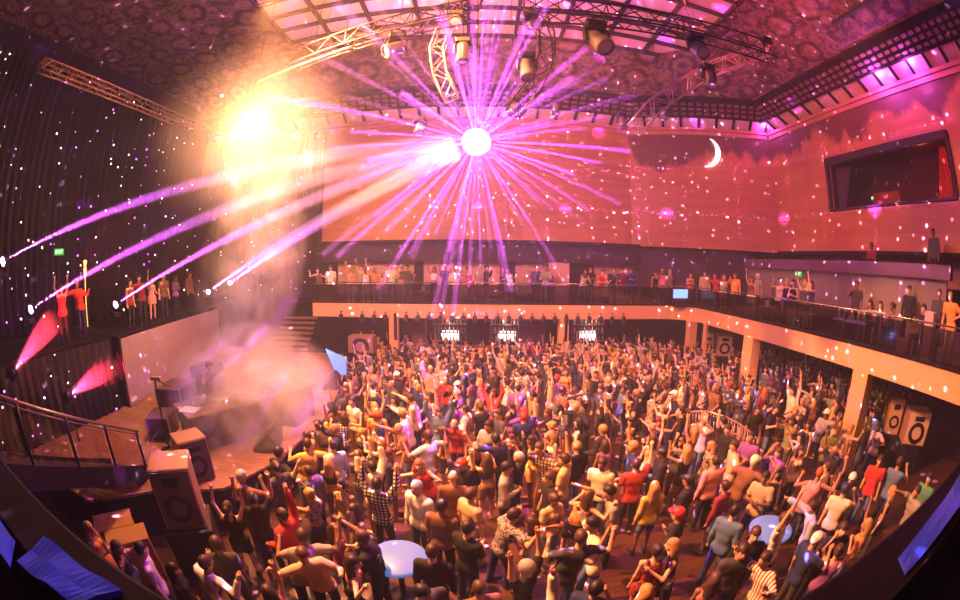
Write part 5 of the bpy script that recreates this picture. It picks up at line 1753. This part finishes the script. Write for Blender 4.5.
# near people placed one by one: pixel of the head, facing, pose, sex, clothes
DN, ON, BO, DA, CL, FI, PO, HI, WA, DR = ('arms down', 'one arm raised', 'both arms raised', 'dancing with bent elbows', 'hands clasped at the chest', 'filming with both hands held up', 'one arm pointing ahead', 'hand on hip', 'waving an arm out wide', 'drinking from a raised hand')
NEAR = [
    (113, 541, 60, DA, 'f', 'tank top', 'black', 'long', 'brown', None, 'below the stairs'),
    (140, 550, 40, DN, 'm', 't-shirt', 'lilac', 'short', 'black', None, 'below the stairs'),
    (88, 528, 70, CL, 'f', 'dress', 'orange', 'wavy', 'blonde', None, 'below the stairs'),
    (172, 570, 60, DN, 'f', 'long-sleeved shirt', 'black', 'long', 'black', None, 'by the dark ledge'),
    (193, 562, 20, DA, 'm', 'long-sleeved shirt', 'white', 'short', 'dark brown', None, 'by the dark ledge'),
    (216, 545, -30, DN, 'm', 't-shirt', 'charcoal', 'short', 'brown', None, 'in front of the subwoofer'),
    (228, 507, -20, BO, 'f', 'tank top', 'black', 'ponytail', 'dark brown', None, 'at the stage lip'),
    (253, 498, -35, BO, 'm', 't-shirt', 'black', 'short', 'black', None, 'at the stage lip'),
    (277, 468, -60, CL, 'm', 't-shirt', 'charcoal', 'short', 'dark brown', None, 'at the stage lip'),
    (292, 542, -20, DA, 'm', 't-shirt', 'grey', 'short', 'dark brown', None, 'right of the subwoofer'),
    (312, 548, 150, DA, 'm', 't-shirt', 'tan', 'short', 'brown', None, 'right of the subwoofer'),
    (333, 530, 60, ON, 'f', 'tank top', 'maroon', 'long', 'dark brown', None, 'left of the blue table'),
    (378, 484, 10, BO, 'm', 'long-sleeved shirt', 'white', 'short', 'black', 'plaid', 'behind the blue table'),
    (373, 541, -75, PO, 'm', 't-shirt', 'black', 'short', 'brown', None, 'at the pale blue table'),
    (345, 556, 80, DA, 'f', 'crop top', 'pink', 'long', 'black', None, 'left of the blue table'),
    (432, 553, 10, DN, 'm', 'long-sleeved shirt', 'black', 'short', 'dark brown', None, 'right of the blue table'),
    (467, 529, 40, CL, 'm', 't-shirt', 'black', 'short', 'black', None, 'right of the blue table'),
    (441, 507, 20, DN, 'm', 't-shirt', 'brown', 'short', 'black', None, 'behind the blue table'),
    (470, 495, 50, DN, 'm', 't-shirt', 'tan', 'short', 'brown', None, 'in the near crowd'),
    (453, 478, 0, DN, 'm', 'long-sleeved shirt', 'brown', 'bald', '', None, 'in the near crowd'),
    (502, 512, 70, DA, 'm', 't-shirt', 'grey', 'short', 'dark brown', 'print', 'in the near crowd'),
    (533, 524, -60, CL, 'f', 'tank top', 'white', 'long', 'dark brown', None, 'in the near crowd'),
    (570, 543, 10, DA, 'm', 't-shirt', 'charcoal', 'short', 'brown', 'plaid', 'in the near crowd'),
    (602, 530, -80, DA, 'm', 'long-sleeved shirt', 'cream', 'short', 'black', None, 'in the near crowd'),
    (619, 492, -80, PO, 'm', 't-shirt', 'grey', 'short', 'black', None, 'in the near crowd'),
    (603, 463, -140, DN, 'm', 't-shirt', 'cream', 'short', 'dark brown', None, 'in the near crowd'),
    (553, 499, 150, CL, 'f', 't-shirt', 'tan', 'short', 'brown', None, 'in the near crowd'),
    (578, 495, 60, DA, 'f', 'tank top', 'orange', 'long', 'brown', None, 'in the near crowd'),
    (505, 468, 100, CL, 'm', 'long-sleeved shirt', 'grey', 'short', 'black', None, 'in the near crowd'),
    (427, 462, 180, DA, 'f', 'tank top', 'red', 'wavy', 'red', None, 'in the near crowd'),
    (655, 488, 0, DN, 'f', 'long-sleeved shirt', 'mustard', 'long', 'blonde', None, 'in the near crowd'),
    (657, 552, 20, DN, 'f', 'dress', 'red', 'bun', 'dark brown', 'print', 'near the lower ledge'),
    (690, 481, -40, DN, 'm', 'jacket', 'black', 'cap', 'black', None, 'left of the bright blue table'),
    (716, 462, 0, DN, 'm', 'long-sleeved shirt', 'pink', 'cropped', 'dark brown', None, 'in the near crowd'),
    (726, 487, -20, DN, 'f', 'long-sleeved shirt', 'maroon', 'short', 'dark brown', None, 'left of the bright blue table'),
    (734, 512, 60, DN, 'm', 'long-sleeved shirt', 'denim blue', 'short', 'black', None, 'left of the bright blue table'),
    (755, 533, -150, DN, 'm', 'long-sleeved shirt', 'black', 'short', 'brown', None, 'by the bright blue table'),
    (742, 550, -160, DN, 'm', 'long-sleeved shirt', 'charcoal', 'short', 'dark brown', 'print', 'near the lower ledge'),
    (766, 477, -120, CL, 'm', 't-shirt', 'tan', 'short', 'black', None, 'behind the bright blue table'),
    (786, 520, 150, BO, 'm', 't-shirt', 'white', 'short', 'brown', None, 'by the bright blue table'),
    (828, 468, -30, DN, 'm', 't-shirt', 'cream', 'cropped', 'brown', 'stripe', 'right of the bright blue table'),
    (812, 474, 60, DA, 'm', 'tank top', 'pink', 'cropped', 'red', None, 'right of the bright blue table'),
    (833, 430, -150, CL, 'm', 't-shirt', 'olive', 'cropped', 'brown', None, 'near the side columns'),
    (800, 450, -170, DN, 'f', 'tank top', 'cream', 'long', 'dark brown', None, 'near the side columns'),
    (880, 460, -120, DN, 'm', 't-shirt', 'red', 'short', 'dark brown', None, 'near the side columns'),
    (899, 463, 80, DR, 'm', 't-shirt', 'denim blue', 'short', 'brown', None, 'near the side columns'),
    (893, 492, -20, DN, 'f', 'crop top', 'black', 'wavy', 'blonde', None, 'near the right ledge'),
    (921, 490, -70, PO, 'm', 't-shirt', 'grey', 'short', 'dark brown', None, 'near the right ledge'),
    (930, 478, -90, DN, 'm', 't-shirt', 'green', 'short', 'black', None, 'near the right ledge'),
    (842, 528, -150, DN, 'm', 't-shirt', 'black', 'short', 'dark brown', None, 'right of the bright blue table'),
    (838, 552, 60, FI, 'f', 'tank top', 'violet', 'bun', 'brown', None, 'near the right ledge'),
    (868, 525, -40, ON, 'f', 'tank top', 'orange', 'long', 'blonde', None, 'near the right ledge'),
    (815, 540, 100, DR, 'm', 't-shirt', 'navy', 'cap', 'white', None, 'near the right ledge'),
    (757, 409, -170, DN, 'm', 't-shirt', 'black', 'short', 'black', None, 'behind the curved barrier'),
    (775, 408, 170, CL, 'm', 't-shirt', 'black', 'cap', 'black', None, 'behind the curved barrier'),
    (802, 437, -60, FI, 'f', 'dress', 'pale blue', 'long', 'black', None, 'near the side columns'),
    (680, 552, -60, DA, 'f', 'crop top', 'black', 'wavy', 'blonde', None, 'near the lower ledge'),
    (715, 580, 30, DN, 'f', 'tank top', 'pink', 'wavy', 'brown', None, 'near the lower ledge'),
    (660, 590, 0, WA, 'f', 'tank top', 'maroon', 'wavy', 'blonde', None, 'near the lower ledge'),
    (480, 590, -20, DN, 'm', 't-shirt', 'brown', 'cropped', 'brown', None, 'at the lower edge of the floor'),
    (425, 588, 120, HI, 'm', 'jacket', 'charcoal', 'short', 'black', None, 'at the lower edge of the floor'),
    (595, 590, 40, DN, 'm', 'jacket', 'navy', 'short', 'black', None, 'at the lower edge of the floor'),
]
SEX_H = {'m': 1.03, 'f': .965}
spots = []
for (px, py, face, pose, sex, top, topc, hair, hairc, pat, wh) in NEAR:
    hz = 1.63 * SEX_H[sex]
    p = at_z(px, py, hz)
    spots.append((p.x, p.y))
    person(p.x, p.y, 0, face, pose, sex, top, topc, hair, hairc or 'black', bottom=('trousers' if sex == 'm' or rng.random() < .5 else rng.choice(['skirt', 'shorts'])), botc=rng.choice(['black', 'navy', 'charcoal', 'denim blue']), where=wh, pattern=pat, height=SEX_H[sex])

# everyone else: scattered without touching
KEEP = [(-1.18, 4.5, .62), (5.0, 4.05, .62)] + [(p.x, p.y, .42) for p in pts] + [(10.15, 16.9, .45), (10.5, 12.35, .75), (10.5, 6.35, .75), (3.85, 17.95, .4), (-3.95, 17.95, .4), (12.0, 16.6, 1.3), (12.35, 4.9, 1.3), (10.45, 16, .35), (-5.3, 17.2, 1.1), (-4.95, 4.12, .9), (2.55, 19.4, .8), (-3, 19.4, .5)]
r2 = random.Random(3)
fill = []
def in_front(x, y, a, b, side, reach):
    # keeps a clear view of a placed thing
    L = math.hypot(a, b); ux, uy = -a / L, -b / L
    dx, dy = x - a, y - b
    al = dx * ux + dy * uy
    return 0 < al < reach and abs(dx * uy - dy * ux) < side


for _ in range(26000):
    y = r2.uniform(2.3, 18.9); x = r2.uniform(-5.6, 14.6)
    if x < lipx(y) + .15: continue
    if y < 3.2 and abs(x) > 3 + (y - 2.3) * 2: continue
    if x > 10.9 and (y < 5.6 or y > 15.2): continue
    if y > 18.0 and x > 9: continue
    if x < -3.3 and y < 4.6: continue
    if y < 5.0 and x > 7.5: continue
    sp = .58 if y > 6.5 else .64
    if any((x - a) ** 2 + (y - b) ** 2 < c * c for a, b, c in KEEP): continue
    if any((x - a) ** 2 + (y - b) ** 2 < (sp * .92) ** 2 for a, b in spots): continue
    if any(in_front(x, y, a, b, .38, 1.0) for a, b in spots) or any(in_front(x, y, p.x, p.y, .45, 1.5) for p in pts) or in_front(x, y, -1.18, 4.5, .55, 1.2) or in_front(x, y, 5.0, 4.05, .6, 1.2): continue
    if any((x - a) ** 2 + (y - b) ** 2 < sp * sp for a, b in fill): continue
    fill.append((x, y))
fill.sort(key=lambda q: q[0] ** 2 + q[1] ** 2)
TOPS = {'m': ['t-shirt', 't-shirt', 't-shirt', 'long-sleeved shirt', 'jacket'], 'f': ['tank top', 'tank top', 'dress', 't-shirt', 'crop top']}
HST = {'m': ['short', 'short', 'short', 'short', 'short', 'cropped', 'cropped', 'cap', 'cap', 'bald'], 'f': ['long', 'long', 'wavy', 'ponytail', 'bun']}
PW = [DN, DN, ON, ON, BO, BO, DA, DA, CL, FI, PO, HI, WA, DR]
CW = ['black'] * 11 + ['brown'] * 2 + ['charcoal'] * 3 + ['charcoal', 'charcoal', 'grey', 'grey', 'white', 'white', 'white', 'cream', 'cream', 'tan', 'tan', 'brown', 'red', 'maroon', 'pink', 'orange', 'mustard', 'olive', 'denim blue', 'denim blue', 'pale blue', 'navy', 'navy', 'violet', 'lilac']
N_BALC = 58
N_IND = 298 - len(NEAR) - N_BALC


def zone(x, y):
    if x < lipx(y) + 1.3: return 'at the stage lip'
    if x > 10.6: return 'under the side balcony'
    if x > 9.0: return 'by the side columns'
    if 5.6 < x < 8.6 and 7 < y < 10.6: return 'by the curved barrier'
    if (x + 1.18) ** 2 + (y - 4.5) ** 2 < 2.2: return 'near the pale blue table'
    if (x - 5) ** 2 + (y - 4.05) ** 2 < 3: return 'near the bright blue table'
    if y > 14: return 'towards the back bar'
    if x < 2.0: return 'in the crowd facing the stage'
    return 'in the middle of the dance floor'


for (x, y) in fill[:N_IND]:
    for _ in range(400):
        sex = r2.choice('mmf'); top = r2.choice(TOPS[sex]); tc_ = r2.choice(CW); hs = r2.choice(HST[sex])
        hc = r2.choice(list(CAPC)) if hs == 'cap' else r2.choice(['black', 'black', 'dark brown', 'dark brown', 'brown'] + (['blonde', 'blonde', 'red'] if sex == 'f' else ['blonde', 'grey']))
        if hs == 'bald': hc = 'black'
        ps = r2.choice(PW)
        pat = r2.choice([None] * 6 + ['plaid', 'stripe', 'print']) if tc_ in ('white', 'cream', 'grey', 'tan', 'pale blue', 'red', 'pink', 'denim blue') and top != 'jacket' else None
        if (tc_, pat, top, hs, hc, ps) not in USED: break
    dirst = math.degrees(math.atan2(-7 - x, 9 - y))
    face = dirst + r2.gauss(0, 45) if r2.random() < .7 else r2.uniform(0, 360)
    hgt = SEX_H[sex] * r2.uniform(.95, 1.05)
    person(x, y, 0, face, ps, sex, top, tc_, hs, hc, bottom=('trousers' if sex == 'm' or r2.random() < .4 else r2.choice(['skirt', 'shorts'])), botc=r2.choice(['black', 'navy', 'charcoal', 'denim blue', 'brown']), where=zone(x, y), pattern=pat, height=hgt, shoes=(y < 6))

# the rest of the crowd, far off and packed: one mass
def far_figure(pose, sex):
    J = joints(pose, sex); f = body_field(J, sex)
    for k in 'LR': f.cap(J['wr' + k], J['wr' + k] + J['fd' + k] * .15, .03, .022, k=.02)
    f.ell(J['hed'] + [0, -.012, .045], (.09, .108, .11), k=.02)
    if sex == 'f': f.cap(J['hed'] + [0, -.06, 0], J['nec'] + [0, -.09, -.12], .07, .06, k=.03)
    lo, hi = f.bounds(.03)
    lo[2] = .35
    V, F = surface(f.value, lo, hi, .036)
    h = J['hed']; lab = np.zeros(len(V), int)          # 0 skin 1 top 2 bottom 3 hair
    z = V[:, 2]
    core = (z < J['nec'][2] - .03)
    def seg(a, b):
        ab = b - a; t = np.clip(((V - a) @ ab) / (ab @ ab), 0, 1); return np.linalg.norm(V - a - t[:, None] * ab, axis=1)
    arm = np.minimum.reduce([np.minimum(seg(J['el' + k], J['wr' + k]), seg(J['wr' + k], J['wr' + k] + J['fd' + k] * .15)) for k in 'LR'])
    uarm = np.minimum.reduce([seg(J['sh' + k], J['el' + k]) for k in 'LR'])
    tor = seg(J['pel'], J['nec'])
    lab[core] = 1; lab[uarm < .075] = 1
    lab[(arm < .07) & (arm < uarm) & (tor > .13)] = 0
    lab[(z < J['pel'][2] - .08) & (arm > .06)] = 2
    q = V - h
    hd = (np.linalg.norm(q / [1, 1, 1.1], axis=1) < .16) & (z > J['nec'][2] + .02)
    lab[hd] = 0
    lab[hd & ((q[:, 2] > .075) | (q[:, 1] < .02))] = 3
    if sex == 'f': lab[(q[:, 1] < -.05) & (q[:, 2] > -.32) & (np.abs(q[:, 0]) < .1) & (z > J['che'][2])] = 3
    return V, F, lab


figs = {}
VV, FF, CC, base = [], [], [], 0
for (x, y) in fill[N_IND:]:
    sex = r2.choice('mmf'); ps = r2.choice(PW)
    if (ps, sex) not in figs: figs[(ps, sex)] = far_figure(ps, sex)
    V, F, lab = figs[(ps, sex)]
    dirst = math.degrees(math.atan2(-7 - x, 9 - y))
    a = -math.radians(dirst + r2.gauss(0, 45)); c, s = math.cos(a), math.sin(a); k = SEX_H[sex] * r2.uniform(.95, 1.05)
    W = np.stack([(V[:, 0] * c - V[:, 1] * s) * k + x, (V[:, 0] * s + V[:, 1] * c) * k + y, V[:, 2] * k], 1)
    pal = np.array([r2.choice(SKINS), COLORS[r2.choice(CW)], COLORS[r2.choice(['black', 'navy', 'charcoal', 'denim blue'])], HAIRC[r2.choice(['black', 'black', 'black', 'dark brown', 'dark brown', 'brown', 'blonde'])]])
    VV.append(W); FF.append(F + base); CC.append(pal[lab]); base += len(V)
print('individuals', len(NEAR) + N_IND, 'mass', len(fill) - N_IND)
if VV:
    V, F, Cc = np.concatenate(VV), np.concatenate(FF), np.concatenate(CC)
    cm_ = bpy.data.materials.new('crowd_colours'); nt = nt_of(cm_); b = nt.nodes['Principled BSDF']; b.inputs['Roughness'].default_value = .75
    at = nt.nodes.new('ShaderNodeAttribute'); at.attribute_name = 'Col'; nt.links.new(at.outputs['Color'], b.inputs['Base Color'])
    me = bpy.data.meshes.new('crowd')
    me.vertices.add(len(V)); me.vertices.foreach_set('co', V.ravel())
    me.loops.add(F.size); me.loops.foreach_set('vertex_index', F.ravel().astype(np.int32))
    me.polygons.add(len(F)); me.polygons.foreach_set('loop_start', np.arange(0, F.size, 4, dtype=np.int32))
    me.update(calc_edges=True)
    me.polygons.foreach_set('use_smooth', [True] * len(F))
    ca = me.color_attributes.new('Col', 'FLOAT_COLOR', 'POINT')
    ca.data.foreach_set('color', np.concatenate([Cc, np.ones((len(Cc), 1))], 1).ravel())
    me.materials.append(cm_)
    o = link('crowd', me)
    tag(o, 'densely packed far part of the dancing crowd below the back balcony', 'crowd', kind='stuff')

# ------------------------------------------------------------------ people on the balconies
BALC = []


def bp(px, Y=None, X=None, **k): BALC.append((px, Y, X, k))


def bperson(x, y, face, pose, sex, top, topc, hair, hairc, where, z=3.462, **k):
    for alt in [topc] + [c for c in CW if c != topc]:
        if (alt, k.get('pattern'), top, hair, hairc, pose) not in USED: topc = alt; break
    person(x, y, z, face, pose, sex, top, topc, hair, hairc, where=where, height=SEX_H[sex], botc=k.pop('botc', 'black'), **k)


WB_ = 'at the back balcony rail'
LE = 'leaning forward on the rail'
for (px, Y, face, pose, sex, top, tc_, hs, hc, bc, wh) in (
        (331, 18.3, 180, DN, 'm', 't-shirt', 'white', 'short', 'dark brown', 'black', WB_), (320, 18.6, 150, DA, 'f', 'tank top', 'brown', 'long', 'black', 'black', WB_),
        (351, 18.2, 180, ON, 'f', 'tank top', 'pink', 'long', 'blonde', 'white', WB_), (362, 18.7, 200, BO, 'm', 't-shirt', 'tan', 'short', 'brown', 'charcoal', WB_), (366, 18.1, 180, DN, 'f', 'tank top', 'cream', 'ponytail', 'brown', 'white', WB_),
        (377, 18.3, 170, DA, 'f', 't-shirt', 'orange', 'wavy', 'blonde', 'white', WB_), (401, 18.9, 160, CL, 'm', 'long-sleeved shirt', 'tan', 'short', 'grey', 'tan', WB_), (411, 18.3, 200, DA, 'm', 't-shirt', 'charcoal', 'short', 'black', 'black', WB_),
        (434, 18.3, 180, BO, 'f', 'crop top', 'white', 'long', 'brown', 'black', WB_), (455, 18.3, 160, HI, 'f', 'tank top', 'cream', 'bun', 'blonde', 'cream', WB_), (445, 19.1, 190, DN, 'm', 't-shirt', 'black', 'cap', 'white', 'black', WB_),
        (486, 18.4, 100, DR, 'm', 'jacket', 'black', 'short', 'black', 'black', WB_), (502, 18.2, 150, CL, 'f', 'dress', 'black', 'long', 'dark brown', 'black', WB_), (511, 18.3, -150, DA, 'f', 'tank top', 'white', 'long', 'brown', 'brown', WB_),
        (536, 18.6, 170, DN, 'm', 'jacket', 'charcoal', 'short', 'brown', 'black', WB_), (546, 18.3, -160, CL, 'm', 't-shirt', 'grey', 'bald', 'black', 'black', WB_), (551, 18.8, 170, DA, 'f', 'tank top', 'violet', 'ponytail', 'blonde', 'black', WB_),
        (583, 18.1, 180, LE, 'f', 'tank top', 'white', 'long', 'black', 'tan', WB_), (590, 18.6, 160, CL, 'm', 't-shirt', 'black', 'cropped', 'black', 'black', WB_), (600, 18.1, 180, LE, 'f', 't-shirt', 'red', 'short', 'black', 'tan', WB_),
        (612, 18.15, 190, LE, 'm', 'long-sleeved shirt', 'black', 'short', 'black', 'black', WB_), (622, 18.5, 170, DN, 'm', 'jacket', 'maroon', 'short', 'black', 'black', WB_), (631, 18.2, 200, CL, 'm', 'jacket', 'navy', 'cap', 'black', 'black', WB_),
        (662, 18.0, 190, DR, 'm', 't-shirt', 'pink', 'short', 'blonde', 'brown', WB_), (669, 18.6, 150, DN, 'm', 't-shirt', 'cream', 'cropped', 'grey', 'black', WB_), (690, 17.9, 190, CL, 'f', 'tank top', 'red', 'wavy', 'brown', 'black', 'near the blue monitor'),
        (655, 18.9, 180, DN, 'f', 'tank top', 'black', 'bun', 'black', 'black', WB_), (392, 19.3, 180, HI, 'm', 't-shirt', 'white', 'cap', 'red', 'black', WB_), (470, 19.2, 180, DA, 'f', 'dress', 'red', 'bun', 'dark brown', 'black', WB_)):
    bperson(bx(px, Y), Y, face, pose, sex, top, tc_, hs, hc, wh, botc=bc, bottom='shorts' if bc in ('cream', 'tan') and sex == 'f' else 'trousers', shoes=True)
WS = 'at the side balcony rail'
for (px, X, face, pose, sex, top, tc_, hs, hc, bt, bc, wh) in (
        (704, 10.9, -150, DN, 'm', 'long-sleeved shirt', 'tan', 'short', 'dark brown', 'trousers', 'grey', 'at the balcony corner'), (723, 10.8, 180, CL, 'f', 'dress', 'cream', 'wavy', 'red', 'skirt', 'black', 'at the balcony corner'),
        (716, 11.5, -160, DA, 'f', 't-shirt', 'red', 'short', 'brown', 'trousers', 'black', 'at the balcony corner'), (734, 10.9, -140, DR, 'm', 't-shirt', 'orange', 'cap', 'black', 'trousers', 'black', 'at the balcony corner'),
        (751, 10.75, -120, ON, 'f', 'tank top', 'black', 'long', 'dark brown', 'skirt', 'white', WS), (757, 11.6, -100, DN, 'm', 't-shirt', 'grey', 'cap', 'white', 'trousers', 'black', WS),
        (779, 11.1, -120, FI, 'f', 'tank top', 'cream', 'bun', 'brown', 'trousers', 'black', WS), (786, 10.9, -130, DN, 'f', 'tank top', 'black', 'long', 'blonde', 'skirt', 'black', WS),
        (793, 10.7, -110, CL, 'f', 'dress', 'black', 'long', 'black', 'skirt', 'black', WS), (803, 10.75, -100, BO, 'f', 'dress', 'charcoal', 'wavy', 'blonde', 'skirt', 'black', WS), (811, 10.9, -80, FI, 'f', 'dress', 'navy', 'long', 'brown', 'skirt', 'black', WS),
        (909, 12.6, -110, DN, 'm', 'long-sleeved shirt', 'black', 'short', 'black', 'trousers', 'black', 'against the grey balcony wall'), (856, 11.9, -130, DR, 'm', 't-shirt', 'charcoal', 'short', 'brown', 'trousers', 'black', 'behind the bottle table'),
        (939, 11.6, -110, DN, 'm', 'long-sleeved shirt', 'charcoal', 'short', 'dark brown', 'trousers', 'black', 'at the right end of the balcony'), (953, 11.0, -90, HI, 'm', 't-shirt', 'orange', 'cropped', 'brown', 'trousers', 'tan', 'at the right end of the balcony')):
    p = at_x(px, 300, X)
    bperson(p.x, p.y, face, pose, sex, top, tc_, hs, hc, wh, bottom=bt, botc=bc)
for (px, X, face, top, tc_, hs, hc, sex) in ((871, 11.25, -80, 'dress', 'black', 'long', 'black', 'f'), (881, 11.3, -110, 'dress', 'charcoal', 'long', 'dark brown', 'f'), (893, 11.4, -50, 'dress', 'black', 'ponytail', 'dark brown', 'f'), (925, 11.3, -70, 't-shirt', 'black', 'short', 'black', 'm'), (935, 11.9, -120, 'long-sleeved shirt', 'maroon', 'cropped', 'black', 'm')):
    p = at_x(px, 300, X)
    bperson(p.x, p.y, face, 'seated', sex, top, tc_, hs, hc, 'on the side balcony')
    s_ = MB().box((p.x, p.y, BZ + .19), (.46, .46, .37), bevel=.03).build('stool', mat('stool_dark', (.05, .035, .04), .7)); tag(s_, 'dark cube stool under the seated person in %s %s with %s hair' % (tc_, top, hc), 'stool')
# man on the upper tier
p = at_x(934, 252, 13.9)
bperson(p.x, p.y, -80, DN, 'm', 'jacket', 'charcoal', 'short', 'black', 'on the upper tier above the grey wall', z=5.302)
p = at_x(872, 255, 14.0)
bperson(p.x, p.y, -80, 'seated', 'm', 't-shirt', 'maroon', 'short', 'brown', 'on the upper tier above the grey wall', z=5.302)
t = MB().box((p.x, p.y, 5.302 + .19), (.46, .46, .37), bevel=.03).build('stool', mat('stool_dark', (.05, .035, .04))); tag(t, 'dark cube stool on the upper tier', 'stool')
# guests on the platform behind the stage
for (px, py, X, pose, sex, top, tc_, hs, hc) in ((130, 0, -11.9, DN, 'f', 'tank top', 'maroon', 'long', 'black'), (142, 0, -12.3, DA, 'm', 't-shirt', 'maroon', 'short', 'black'), (152, 0, -12.6, ON, 'f', 'dress', 'pink', 'wavy', 'brown'), (164, 0, -12.6, DN, 'm', 't-shirt', 'brown', 'cap', 'black'), (176, 0, -12.9, CL, 'f', 'tank top', 'violet', 'long', 'dark brown'), (190, 0, -13.2, DN, 'm', 'jacket', 'brown', 'short', 'brown'), (62, 0, -12.0, BO, 'f', 'tank top', 'red', 'long', 'brown'), (80, 0, -12.4, DA, 'm', 't-shirt', 'red', 'cropped', 'black')):
    p = at_x(px, 300, X)
    bperson(p.x, p.y, 90 + r2.uniform(-30, 30), pose, sex, top, tc_, hs, hc, 'on the platform behind the stage', z=3.352)
# the performer behind the desk
bperson(-7.1, 8.2, 80, DA, 'm', 't-shirt', 'black', 'cap', 'navy', 'behind the desk in the smoke', z=1.102)
print('people', len(PEOPLE))
